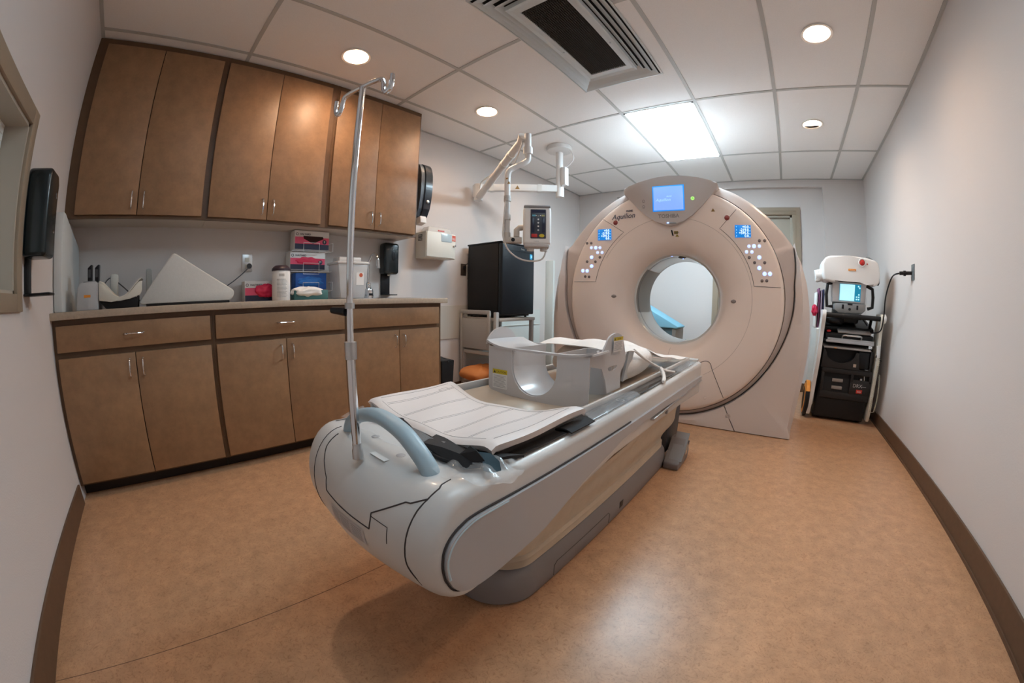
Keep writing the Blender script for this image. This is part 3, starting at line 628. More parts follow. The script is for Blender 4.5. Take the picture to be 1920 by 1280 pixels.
m = MB(); m.text('Danby', 0.022, TX(FX+0.001, FY0+0.29, 1.392, SIDE), shear=0.3); obj('badge', m, CHROME, d)
m = MB(); m.box(FX+0.0004, FX+0.0012, FY1-0.075, FY1-0.035, 1.315, 1.365); st_ = obj('energy_sticker', m, mat('cyan_sticker', (0.03, 0.32, 0.55), 0.5), d)
m = MB(); m.box(FX+0.0013, FX+0.002, FY1-0.06, FY1-0.038, 1.33, 1.355); obj('sticker_emblem', m, mat('pale_cyan', (0.3, 0.6, 0.75), 0.5), st_)
for (x, y) in ((-2.65, FY0+0.03), (-2.65, FY1-0.03), (FX-0.08, FY0+0.03), (FX-0.08, FY1-0.03)):
    m = MB(); m.cyl((x, y, 0.7455), (x, y, 0.7575), 0.012, 10); obj('foot', m, BLACK, fr)
kt = thing('key_bunch', 'small bunch of keys lying on top of the black refrigerator', 'keys', (-2.48, 2.72, 1.45))
m = MB(); m.tube([(-2.48+0.022*math.cos(a), 2.72+0.022*math.sin(a), 1.462+0.015*math.sin(a)) for a in [2*PI*k/16 for k in range(16)]], 0.0016, 6, closed=True); obj('ring', m, STEEL, kt)
for k, (dx, dy) in enumerate(((0.02, 0.05), (0.045, 0.02), (-0.01, 0.06))):
    m = MB(); m.cyl((-2.48+dx, 2.72+dy, 1.451), (-2.48+dx, 2.72+dy, 1.456), 0.013, 12); m.box(-2.48+dx-0.003, -2.48+dx+0.003, 2.72+dy, 2.72+dy+0.045, 1.4515, 1.4545); m.sphere((-2.48+dx*0.5, 2.72+dy*0.3, 1.468), 0.012, 8); obj('key', m, STEEL, kt)
m = MB(); m.box(-2.60, -2.36, 2.66, 2.90, 1.4505, 1.4535, 0.001); tag(obj('brown_clipboard', m, mat('brown_board', (0.16, 0.09, 0.05), 0.5)), 'thin brown board lying flat on top of the black refrigerator', 'board')
outlet('wall_outlet', 'L', 0, 2.605-0.012, 1.205, 'dark wall outlet with black plug left of the refrigerator', mat('brown_plate', (0.05, 0.035, 0.028), 0.4))
m = MB(); m.box(XL+0.009, XL+0.035, 2.58, 2.605, 1.212, 1.24, 0.004)
m.tube(bez([(XL+0.02, 2.592, 1.235), (XL+0.03, 2.61, 1.26), (XL+0.035, 2.65, 1.255), (XL+0.04, 2.69, 1.2), (XL+0.03, 2.71, 1.13), (XL+0.028, 2.66, 1.09), (XL+0.03, 2.63, 1.12), (XL+0.03, 2.68, 1.05)], 6), 0.0035, 8)
tag(obj('refrigerator_cord', m, BLACK), 'black power cord looping between outlet and refrigerator', 'cord')
ct = thing('utility_cart', 'beige plastic utility cart with shelves carrying the black refrigerator', 'cart', (-2.46, 2.84, 0))
CARTM = mat('cart_beige', (0.42, 0.38, 0.34), 0.5); 
m = MB()
m.box(-2.70, FX+0.0, FY0-0.03, FY1+0.03, 0.715, 0.745, 0.006); obj('top_shelf', m, CARTM, ct)
for zz in (0.40, 0.115):
    m = MB(); m.box(-2.70, FX+0.0, FY0-0.06, FY1+0.03, zz, zz+0.035, 0.006); m.box(FX-0.012, FX+0.0, FY0-0.06, FY1+0.03, zz, zz+0.065, 0.003); obj('shelf', m, CARTM, ct)
for (x, y) in ((-2.685, FY0-0.05), (FX-0.03, FY0-0.05), (-2.685, FY1+0.0), (FX-0.03, FY1+0.0)):
    m = MB(); m.box(x-0.015, x+0.02, y-0.015, y+0.025, 0.07, 0.72 if y > 2.8 else 0.80, 0.006); obj('post', m, mat('cart_post', (0.40, 0.385, 0.37), 0.45), ct)
m = MB(); m.box(-2.70, -2.31, FY0-0.085, FY0-0.06, 0.775, 0.815, 0.012); m.box(-2.345, -2.31, FY0-0.085, FY0-0.06, 0.45, 0.80, 0.01); m.box(-2.70, -2.67, FY0-0.085, FY0-0.06, 0.15, 0.80, 0.01); m.box(-2.67, -2.345, FY0-0.078, FY0-0.066, 0.455, 0.735, 0.002)
obj('push_handle_panel', m, mat('cart_grey', (0.36, 0.34, 0.32), 0.5), ct)
for (x, y) in ((-2.66, FY0), (FX-0.04, FY0), (-2.66, FY1-0.03), (FX-0.04, FY1-0.03)):
    m = MB(); m.cyl((x-0.012, y, 0.04), (x+0.012, y, 0.04), 0.04, 20); m.box(x-0.016, x+0.016, y-0.01, y+0.02, 0.04, 0.115); obj('caster', m, BLACKM, ct)
m = MB()
def cush(u, v):
    a = 2*PI*u; b = PI*v; k = 1+0.03*math.sin(5*a)*math.sin(b)+0.015*math.sin(11*a+3*b); e = 0.6
    c, s_ = math.cos(a), math.sin(a)
    return (-2.47+0.15*k*math.sin(b)**0.7*abs(c)**e*(1 if c > 0 else -1), 2.60+0.22*k*math.sin(b)**0.7*abs(s_)**e*(1 if s_ > 0 else -1), 0.225+0.070*math.cos(b)*(1+0.05*math.sin(7*a)))
m.grid(cush, 48, 20, closeu=True); bmesh.ops.remove_doubles(m.bm, verts=m.bm.verts[:], dist=1e-4); tag(obj('orange_cushion', m, ORANGE), 'orange cloth bundle on the bottom shelf of the beige cart', 'bundle')
for k in range(3):
    m = MB(); m.box(-2.66, -2.30, 2.66, 3.0, 0.4355+k*0.03, 0.4355+k*0.03+0.026, 0.006)
    tag(obj('folded_towel', m, mat('brown_towel', (0.24, 0.17, 0.12), 0.9)), ['folded brown cloth, bottom of the stack on the middle cart shelf', 'folded brown cloth, middle of the stack on the middle cart shelf', 'folded brown cloth, top of the stack on the middle cart shelf'][k], 'cloth', 'folded cloths on the cart')
wb = thing('waste_bin', 'small black waste bin on the floor at the end of the base cabinets', 'waste bin', (-2.44, 2.10, 0))
m = MB(); m.hexa([(-2.60, 2.0, 0.0), (-2.36, 2.0, 0.0), (-2.36, 2.11, 0.0), (-2.60, 2.11, 0.0), (-2.62, 1.985, 0.41), (-2.34, 1.985, 0.41), (-2.34, 2.125, 0.41), (-2.62, 2.125, 0.41)], 0.008); obj('tub', m, BLACKM, wb)
m = crumple((-2.48, 2.055, 0.405), (0.14, 0.07, 0.02), 31); obj('liner', m, BLACK, wb)
m = MB(); m.box(XL+0.001, -2.62, 4.02, 4.06, 0.0, 1.42, 0.004); tag(obj('white_panel_board', m, MINT), 'tall narrow white board standing on edge at the left wall behind the scanner', 'board')

# ================================================================ NEAR WALL DISPENSER
nd = thing('sanitizer_dispenser', 'black sanitizer dispenser with drip tray on the wall beside the window', 'dispenser', (-1.81, YN, 0.99))
m = MB(); m.prism([(-1.74, 1.13), (-1.88, 1.13), (-1.895, 1.16), (-1.895, 1.43), (-1.87, 1.468), (-1.76, 1.468), (-1.74, 1.44)], 'y', YN+0.0005, YN+0.105, 0.018, 3); obj('housing', m, DISP, nd)
m = MB(); m.box(-1.85, -1.79, YN+0.0005, YN+0.015, 0.99, 1.14, 0.004); m.box(-1.86, -1.775, YN+0.0005, YN+0.115, 0.988, 0.999, 0.005); obj('drip_tray', m, BLACK, nd)
m = MB(); m.sphere((-1.86, YN+0.105, 1.38), 0.008, 10, (1, 0.3, 1.6)); obj('latch', m, CHROME, nd)
m = MB(); m.sphere((-1.85, YN+0.106, 1.235), 0.012, 10, (1, 0.2, 0.6)); obj('latch', m, CHROME, nd)

# ================================================================ CEILING / WALL ARM WITH INJECTOR
ia = thing('injector_support_arm', 'white ceiling column and jointed arm with cables beside the far downlight', 'support arm', (-1.99, 3.165, H))
cx, cy = -1.99, 3.165
m = MB(); m.lathe([(0.0005, 0.0), (0.125, 0.0), (0.13, -0.012), (0.125, -0.045), (0.07, -0.062), (0.0005, -0.064)], (cx, cy, H), seg=36); obj('ceiling_flange', m, WHITE, ia)
m = MB(); m.cyl((cx, cy, H-0.05), (cx, cy, 2.08), 0.036, 24); m.cyl((cx, cy, 2.085), (cx, cy, 1.945), 0.042, 24); obj('column', m, WHITE, ia)
m = MB(); m.box(cx+0.03, cx+0.085, cy-0.035, cy+0.035, 2.06, 2.25, 0.008); obj('junction_box', m, WHITE, ia)
m = MB(); m.tube(bez([(cx+0.06, cy, 2.25), (cx+0.10, cy+0.01, 2.27), (cx+0.15, cy+0.02, 2.33), (cx+0.13, cy+0.02, 2.41), (cx+0.08, cy, 2.47)], 6), 0.005, 8); obj('cable', m, WHITE, ia)
jx, jy = -2.62, 2.665
dirv = Vector((jx-cx, jy-cy, 0)).normalized(); nrm = Vector((-dirv.y, dirv.x, 0))
m = MB(); A = Vector((cx, cy, 0)); B = Vector((jx, jy, 0)); hw = 0.03
q = [A+nrm*hw, A-nrm*hw, B-nrm*hw, B+nrm*hw]
m.hexa([(v.x, v.y, 1.995) for v in q] + [(v.x, v.y, 2.065) for v in q], 0.006); ext = obj('extension_arm', m, WHITE, ia)
m = MB(); mid = A+(B-A)*0.58
for f in (0.25, 0.83):
    c_ = A+(B-A)*f; q = [c_+nrm*0.032+dirv*0.02, c_-nrm*0.032+dirv*0.02, c_-nrm*0.032-dirv*0.02, c_+nrm*0.032-dirv*0.02]
    m = MB(); m.hexa([(v.x, v.y, 1.992) for v in q] + [(v.x, v.y, 2.068) for v in q]); obj('strap', m, mat('clear_strap', (0.7, 0.7, 0.68), 0.3), ext)
m = MB(); side = -nrm if (-nrm).dot(Vector((0-cx, 0-cy, 0))) > 0 else nrm
c_ = A+(B-A)*0.52+side*0.0315; up = Vector((0, 0, 1)); e = dirv
m.bm.faces.new([m.bm.verts.new(v) for v in ((c_-e*0.022).to_tuple()[:2]+(2.012,), (c_+e*0.022).to_tuple()[:2]+(2.012,), (c_).to_tuple()[:2]+(2.05,))]); obj('warning_triangle', m, mat('amber_sticker', (0.35, 0.2, 0.06), 0.5), ext)
m = MB(); m.cyl((jx, jy, 1.90), (jx, jy, 2.07), 0.042, 24); m.box(jx-0.05, jx+0.05, jy-0.04, jy+0.04, 1.93, 2.07, 0.015); obj('joint_housing', m, WHITE, ia)
# spring arm up to the elbow
ex, ey, ez = -1.70, 2.205, 2.155
P0 = Vector((jx, jy, 1.925)); P1 = Vector((ex, ey, ez-0.0))
m = MB(); m.tube([P0, P0+(P1-P0)*0.12, P0+(P1-P0)*0.9, P1], [0.034, 0.034, 0.034, 0.03], 16); sp = obj('spring_arm', m, WHITE, ia)
m = MB(); dd = (P1-P0); u1 = dd.normalized(); s1 = Vector((0, 0, 1))
for f in (0.62, 0.76):
    c0 = P0+dd*f; m = MB(); m.tube([c0-u1*0.02, c0+u1*0.02], 0.038, 16); obj('strap', m, mat('clear_strap', (0.7, 0.7, 0.68), 0.3), sp)
m = MB(); off = Vector((0.03, -0.02, 0.022)); m.tube([P0+dd*0.60+off, P0+dd*0.64+off], 0.014, 10); m.tube([P0+dd*0.68+off, P0+dd*0.82+off], 0.014, 10); obj('cable_connector', m, mat('brown_connector', (0.09, 0.06, 0.05), 0.5), sp)
m = MB(); m.tube(bez([P0+dd*0.02+off, P0+dd*0.05+off+Vector((0, 0, 0.1)), P0+dd*0.28+off+Vector((0, 0, 0.05)), P0+dd*0.5+off, P0+dd*0.60+off], 6), 0.006, 8)
m.tube(bez([P0+dd*0.82+off, P0+dd*0.9+off+Vector((0, 0, 0.02)), P1+Vector((0, -0.02, -0.04)), P1+Vector((-0.03, -0.06, -0.2)), (-1.755, 2.10, 1.80), (-1.768, 2.08, 1.62), (-1.775, 2.07, 1.45), (-1.775, 2.07, 1.36), (-1.75, 2.10, 1.27), (-1.70, 2.15, 1.215), (-1.64, 2.20, 1.195), (-1.58, 2.25, 1.205), (-1.555, 2.27, 1.24), (-1.55, 2.275, 1.285)], 8), 0.006, 8)
obj('cable', m, mat('white_cable', (0.62, 0.6, 0.58), 0.4), ia)
m = MB(); m.tube([P1-u1*0.05, P1+Vector((0, 0, 0.02))], [0.034, 0.045], 16); m.cyl((ex+0.03, ey+0.01, 2.03), (ex+0.03, ey+0.01, 2.19), 0.026, 20); m.cyl((ex+0.03, ey+0.01, 2.02), (ex+0.03, ey+0.01, 2.075), 0.036, 20); obj('elbow', m, WHITE, ia)
m = MB(); m.tube(bez([(ex+0.03, ey+0.01, 2.04), (ex+0.03, ey+0.01, 1.975), (ex+0.01, ey-0.02, 1.94), (-1.735, 2.14, 1.905), (-1.76, 2.11, 1.875), (-1.768, 2.10, 1.82), (-1.768, 2.10, 1.66)], 6), 0.022, 16)
m.cyl((-1.768, 2.10, 1.67), (-1.768, 2.10, 1.66), 0.026, 16); dt = obj('drop_tube', m, WHITE, ia)
m = MB(); m.bm.faces.new([m.bm.verts.new(p) for p in ((-1.753, 2.078, 1.762), (-1.7535+0.022, 2.089, 1.762), (-1.752+0.01, 2.0835, 1.785))]); m.box(-1.765, -1.745, 2.0770, 2.0785, 1.80, 1.81); obj('warning_triangle', m, mat('amber_sticker', (0.35, 0.2, 0.06), 0.5), dt)
m = MB(); m.tube([(-1.768, 2.10, 1.67), (-1.768, 2.10, 1.40)], 0.020, 16)
for zz in (1.655, 1.515): m.cyl((-1.768, 2.10, zz-0.02), (-1.768, 2.10, zz+0.02), 0.026, 16)
obj('lower_tube', m, mat('pale_grey_tube', (0.55, 0.54, 0.53), 0.35), ia)
# injector head
ihx, ihy = -1.594, 2.235; rz = math.radians(37)
ij = thing('contrast_injector', 'white contrast injector head with dark keypad hanging from the jointed arm', 'injector', (ihx, ihy, 1.29), rz)
m = MB(); m.box(-0.105, 0.095, -0.055, 0.065, 0.02, 0.295, 0.022, 4); obj('housing', m, WHITE, ij, world=False)
m = MB(); m.box(-0.1, 0.09, -0.056, 0.06, 0.285, 0.308, 0.01, 3); obj('top_cap', m, GREY, ij, world=False)
m = MB(); m.box(-0.095, 0.085, -0.05, 0.06, 0.0, 0.03, 0.012, 3); obj('bottom_cap', m, mat('pale_cap', (0.5, 0.5, 0.51), 0.4), ij, world=False)
m = MB(); m.box(-0.052, 0.058, -0.0605, -0.05, 0.062, 0.275, 0.008, 3); kp = obj('keypad', m, mat('navy_keypad', (0.035, 0.04, 0.06), 0.35), ij, world=False)
m = MB(); m.box(-0.046, 0.052, -0.0622, -0.0606, 0.248, 0.268); obj('display', m, mat('dark_display', (0.01, 0.012, 0.05), 0.2), kp, world=False)
for k, (x, z_, r_, mt) in enumerate([(0.003, 0.225, 0.006, TEXTL), (0.003, 0.200, 0.006, TEXTW), (0.003, 0.175, 0.006, TEXTW), (0.003, 0.15, 0.006, TEXTW), (0.003, 0.122, 0.006, TEXTW), (-0.012, 0.228, 0.004, TEXTW), (0.018, 0.228, 0.004, TEXTW)]):
    m = MB(); m.lathe([(r_, -0.0615), (0.0005, -0.0615)], (x, 0, z_), 'y', 12); obj('button', m, mt, kp, world=False)
m = MB(); m.box(-0.040, -0.016, -0.0618, -0.0606, 0.222, 0.234); obj('button', m, mat('cyan_key', (0.1, 0.4, 0.55), 0.4), kp, world=False, label='cyan button')
m = MB(); m.box(0.026, 0.048, -0.0618, -0.0606, 0.222, 0.234); obj('button', m, mat('olive_key', (0.4, 0.42, 0.2), 0.4), kp, world=False, label='olive button')
m = MB(); m.box(-0.044, -0.004, -0.0622, -0.0606, 0.070, 0.094, 0.0005); obj('button', m, RED, kp, world=False, label='red button')
m = MB(); m.sphere((0.028, -0.0612, 0.082), 0.019, 14, (1, 0.08, 0.65)); obj('button', m, YEL, kp, world=False, label='yellow button')
for x in (-0.034, 0.040):
    m = MB(); m.box(x-0.010, x+0.010, -0.0618, -0.0606, 0.105, 0.212, 0.0004); obj('level_bar', m, mat('blue_black_bar', (0.015, 0.02, 0.05), 0.3), kp, world=False)
m = MB(); m.text('medical', 0.012, TX(-0.01, -0.0555, 0.04), ext=0.0003); obj('lettering', m, TXFINE, ij, world=False)
for x in (-0.05, 0.045):
    m = MB(); m.cyl((x, 0.0, 0.004), (x, 0.0, -0.022), 0.026, 20); obj('syringe_port', m, mat('ivory_knob', (0.55, 0.5, 0.46), 0.45), ij, world=False)
br = thing('injector_bracket', 'beige clamp bracket joining injector head and hanging tube', 'bracket', (-1.768, 2.10, 1.35))
m = MB(); m.cyl((-1.768, 2.10, 1.40), (-1.768, 2.10, 1.33), 0.027, 16)
def obox(m, p, q, w, h):
    p = Vector(p); q = Vector(q); d_ = (q-p).normalized(); n_ = Vector((-d_.y, d_.x, 0)).normalized()*w/2; v_ = [p+n_, p-n_, q-n_, q+n_]
    m.hexa([(v.x, v.y, v.z-h/2) for v in v_] + [(v.x, v.y, v.z+h/2) for v in v_], 0.004)
obox(m, (-1.79, 2.085, 1.345), (-1.685, 2.17, 1.345), 0.05, 0.042)
obj('clamp_block', m, mat('beige_clamp', (0.50, 0.46, 0.42), 0.45), br)
m = MB(); m.tube([(-1.715, 2.145, 1.37), (-1.715, 2.145, 1.42), (-1.70, 2.157, 1.437), (-1.665, 2.185, 1.442)], 0.022, 14); obj('elbow_post', m, mat('beige_clamp', (0.50, 0.46, 0.42), 0.45), br)
m = MB(); m.cyl((-1.722, 2.115, 1.345), (-1.714, 2.104, 1.345), 0.014, 14); obj('knob', m, BLACK, br)

# ================================================================ RIGHT WALL OUTLET
t = outlet('wall_outlet', 'R', 0, 3.215, 1.28, 'dark wall outlet with black plug on the right wall', mat('slate_plate', (0.12, 0.14, 0.15), 0.35))
m = MB(); m.cyl((XR-0.008, 3.235, 1.275), (XR-0.10, 3.26, 1.27), 0.014, 12); m.cyl((XR-0.05, 3.247, 1.272), (XR-0.07, 3.252, 1.271), 0.02, 12)
m.tube(bez([(XR-0.10, 3.26, 1.27), (XR-0.15, 3.30, 1.24), (XR-0.17, 3.40, 1.10), (XR-0.13, 3.58, 0.95), (XR-0.13, 3.66, 0.83), (XR-0.18, 3.78, 0.80)], 8), 0.006, 8)
tag(obj('power_cord', m, BLACK), 'black power cord plugged into the right wall beside the portable machine', 'cord')

# ================================================================ CT GANTRY   (own frame: x right, y into the room, z up)
GC = 0.965
gt = thing('ct_scanner', 'large white ring-shaped CT scanner with round bore and blue lit screens', 'CT scanner', (-0.82, 2.923, 0), math.radians(2.5))
def G(name, mb, m, parent=None, label=None, smooth=True, recalc=True): return obj(name, mb, m, parent or gt, world=False, label=label, smooth=smooth, recalc=recalc)
FP = [(0.372, 0.245), (0.378, 0.20), (0.392, 0.155), (0.415, 0.115), (0.45, 0.078), (0.50, 0.050), (0.57, 0.028), (0.62, 0.018), (0.70, 0.008), (0.80, 0.001), (0.85, 0.0), (0.866, 0.005), (0.876, 0.018), (0.880, 0.040)]
def fdepth(r): return interp(r, [p[0] for p in FP], [p[1] for p in FP])
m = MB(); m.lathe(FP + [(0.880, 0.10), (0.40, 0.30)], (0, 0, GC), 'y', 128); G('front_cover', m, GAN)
# outline of the whole machine (right half), mirrored
OR = [(0.0, 1.930), (0.12, 1.922), (0.24, 1.898), (0.36, 1.862), (0.50, 1.800), (0.64, 1.712), (0.76, 1.608), (0.86, 1.500), (0.935, 1.405), (1.0, 1.27), (1.045, 1.12), (1.072, 0.95), (1.085, 0.77), (1.082, 0.60), (1.065, 0.42), (1.045, 0.22), (1.03, 0.0)]
def outline(th):            # radius of the outline in direction th (0 = right, pi/2 = up)
    c, s_ = math.cos(th), math.sin(th); cx_ = abs(c)
    for (x0, z0), (x1, z1) in zip(OR, OR[1:]):
        z0 -= GC; z1 -= GC
        # solve t*(cx_,s_) = p0 + k*(p1-p0)
        dx, dz = x1-x0, z1-z0; det = cx_*(-dz) + s_*dx
        if abs(det) < 1e-12: continue
        t = (x0*(-dz) + z0*dx) / det; k = (cx_*z0 - s_*x0) / det if False else None
        px, pz = t*cx_, t*s_
        L = dx*dx+dz*dz; k = ((px-x0)*dx + (pz-z0)*dz)/L
        if t > 0 and -1e-6 <= k <= 1+1e-6: return t
    return (GC-0.0) / abs(s_) if s_ < 0 else 1.0
def gro(th):                # groove radius between ring and side cover
    t = math.degrees(math.atan2(math.sin(th), abs(math.cos(th))))
    return interp(t, [-90, -60, -34, -19, -4.5, 9, 25], [0.915, 0.915, 0.915, 0.925, 0.943, 0.958, 1.035])
TH0 = math.radians(25)
N = 180
m = MB(); rings = []
for k in range(N):
    th = 2*PI*k/N - PI/2; el = math.atan2(math.sin(th), abs(math.cos(th)))
    if el >= TH0: R = outline(th); prof = [(0.882, 0.045), (0.884, 0.030), (R-0.028, 0.075), (R-0.008, 0.092), (R, 0.115), (R, 0.20), (R-0.01, 0.60), (R-0.05, 0.66)]
    else: R = gro(th); prof = [(0.882, 0.045), (0.884, 0.030), (R-0.012, 0.058), (R-0.004, 0.064), (R, 0.08), (R, 0.12), (R-0.01, 0.2), (R-0.05, 0.3)]
    rings.append([m.bm.verts.new((r*math.cos(th), d, GC + r*math.sin(th))) for r, d in prof])
for A, B in zip(rings, rings[1:]+rings[:1]):
    for j in range(len(A)-1): m.bm.faces.new((A[j], B[j], B[j+1], A[j+1]))
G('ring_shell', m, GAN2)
def cover(th_a, th_b, n, extra=()):
    m = MB(); ths = sorted(set([th_a + (th_b-th_a)*k/n for k in range(n+1)] + [t for t in extra if min(th_a, th_b) < t < max(th_a, th_b)])); rr = []
    for th in ths:
        c, s_ = math.cos(th), math.sin(th); g_ = gro(th)+0.007; o_ = outline(th)
        if s_ < 0 and GC + o_*s_ < 0.006: o_ = (GC-0.006)/abs(s_)
        o_ = max(o_, g_+0.004); i_ = min(0.045, (o_-g_)*0.6)
        bottom = GC + o_*s_ < 0.02
        fr_ = 0.0
        pr_ = [(g_, 0.35), (g_, 0.055), (g_+0.004, 0.042), ((g_+o_)/2, 0.018 if not bottom else 0.012), (o_-(0.0 if bottom else i_), 0.012 if bottom else 0.028), (o_, 0.012 if bottom else 0.075), (o_, 0.30), (o_-0.0, 0.66)]
        rr.append([m.bm.verts.new((r*c, d, GC + r*s_)) for r, d in pr_])
    for A, B in zip(rr, rr[1:]):
        for j in range(len(A)-1): m.bm.faces.new((A[j], B[j], B[j+1], A[j+1]))
    m.bm.faces.new(rr[0]); m.bm.faces.new(rr[-1][::-1])
    return m
corner = math.atan2(-(GC-0.006), 1.03)
seam_a = math.atan2(-0.80, 0.50)
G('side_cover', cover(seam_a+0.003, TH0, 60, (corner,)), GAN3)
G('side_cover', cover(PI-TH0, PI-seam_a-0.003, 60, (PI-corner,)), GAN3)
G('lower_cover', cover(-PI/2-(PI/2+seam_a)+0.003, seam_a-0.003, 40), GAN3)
m = MB(); m.lathe([(0.372, 0.70), (0.90, 0.70), (0.93, 0.66), (0.93, 0.60)], (0, 0, GC), 'y', 96); m.box(-1.02, -0.66, 0.60, 0.70, 0.01, 1.0, 0.03); m.box(0.66, 1.02, 0.60, 0.70, 0.01, 1.0, 0.03); G('rear_cover', m, GAN3)
# bore lining with bright guard strips
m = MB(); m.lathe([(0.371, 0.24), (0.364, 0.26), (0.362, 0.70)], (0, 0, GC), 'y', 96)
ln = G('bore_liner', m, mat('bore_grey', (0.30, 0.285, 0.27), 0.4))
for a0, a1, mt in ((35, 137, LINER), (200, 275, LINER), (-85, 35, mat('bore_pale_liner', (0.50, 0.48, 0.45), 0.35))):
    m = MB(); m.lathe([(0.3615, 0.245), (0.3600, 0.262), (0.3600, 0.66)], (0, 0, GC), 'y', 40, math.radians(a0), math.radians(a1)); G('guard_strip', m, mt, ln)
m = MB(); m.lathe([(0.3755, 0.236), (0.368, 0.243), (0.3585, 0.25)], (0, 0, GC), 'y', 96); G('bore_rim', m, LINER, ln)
m = MB(); m.lathe([(0.3596, 0.31), (0.3586, 0.315), (0.3586, 0.33), (0.3596, 0.335)], (0, 0, GC), 'y', 96); G('scan_slot', m, GREY, ln)
m = MB(); m.sphere((0.035, 0.29, GC+0.352), 0.035, 20, (1, 0.6, 0.28)); se = G('laser_window', m, mat('lens_brown', (0.12, 0.10, 0.09), 0.15), ln)
m = MB(); m.sphere((0.045, 0.285, GC+0.341), 0.005, 10); G('laser_light', m, BTNE, ln)
m = MB(); m.sphere((-0.045, 0.25, GC+0.357), 0.005, 10, (1.6, 1, .6)); G('laser_light', m, BTNE, ln)
# display console at the top
low = [(0.375, 1.80), (0.33, 1.755), (0.25, 1.668), (0.18, 1.607), (0.11, 1.563), (0.055, 1.538), (0, 1.528)]
poly = [(-x, z_) for x, z_ in low] + [(x, z_) for x, z_ in low[::-1][1:]]
top = []
for k in range(17):
    x = 0.385 - 0.77*k/16; zt = interp(abs(x), [p[0] for p in OR[:5]], [p[1] for p in OR[:5]]) + 0.004
    top.append((x, zt))
m = MB(); m.prism(poly + top, 'y', -0.012, 0.16, 0.010, 3); pod = G('display_console', m, GPOD)
m = MB(); m.box(-0.136, 0.122, -0.0135, -0.0118, 1.645, 1.853, 0.003); sc0 = G('screen_border', m, SCRE, pod)
m = MB(); m.box(-0.127, 0.113, -0.0150, -0.0134, 1.653, 1.845, 0.001); sc1 = G('screen', m, SCRL, pod)
m = MB(); m.text('Aquilion', 0.036, TX(-0.05, -0.0152, 1.725), shear=0.35, ext=0.0002); m.text('PRIME', 0.016, TX(0.0, -0.0152, 1.757), shear=0.2, ext=0.0002); G('screen_logo', m, mat('screen_logo_glow', (0.3, 0.5, 0.6), 0.3, emit=((0.34, 0.60, 0.95), 0.46)), sc1)
m = MB(); m.text('TOSHIBA', 0.041, TX(-0.008, -0.0125, 1.592), bold=0.0012, ext=0.0006); G('maker_lettering', m, TEXTL, pod)
m = MB(); m.lathe([(0.014, -0.0135), (0.0005, -0.0135)], (0.187, 0, 1.737), 'y', 24); G('power_button', m, GRNE, pod, label='green lit button')
m = MB(); m.lathe([(0.006, -0.0145), (0.003, -0.0145)], (0.187, 0, 1.737), 'y', 20); G('power_mark', m, TEXTG, pod)
for z_ in (1.738, 1.692):
    m = MB(); m.lathe([(0.011, -0.0125), (0.0075, -0.0125)], (-0.212, 0, z_), 'y', 20); m.box(-0.222, -0.202, -0.0127, -0.0118, z_-0.014, z_-0.011); G('breathing_symbol', m, TEXTL, pod)
m = MB(); m.sphere((0.012, -0.010, 1.548), 0.045, 20, (1, 0.12, 0.22)); wl = G('light_window', m, mat('window_grey', (0.25, 0.24, 0.24), 0.2), pod)
m = MB(); m.sphere((-0.014, -0.014, 1.550), 0.008, 12, (1.4, 0.4, 0.7)); G('laser_light', m, BTNE, wl)
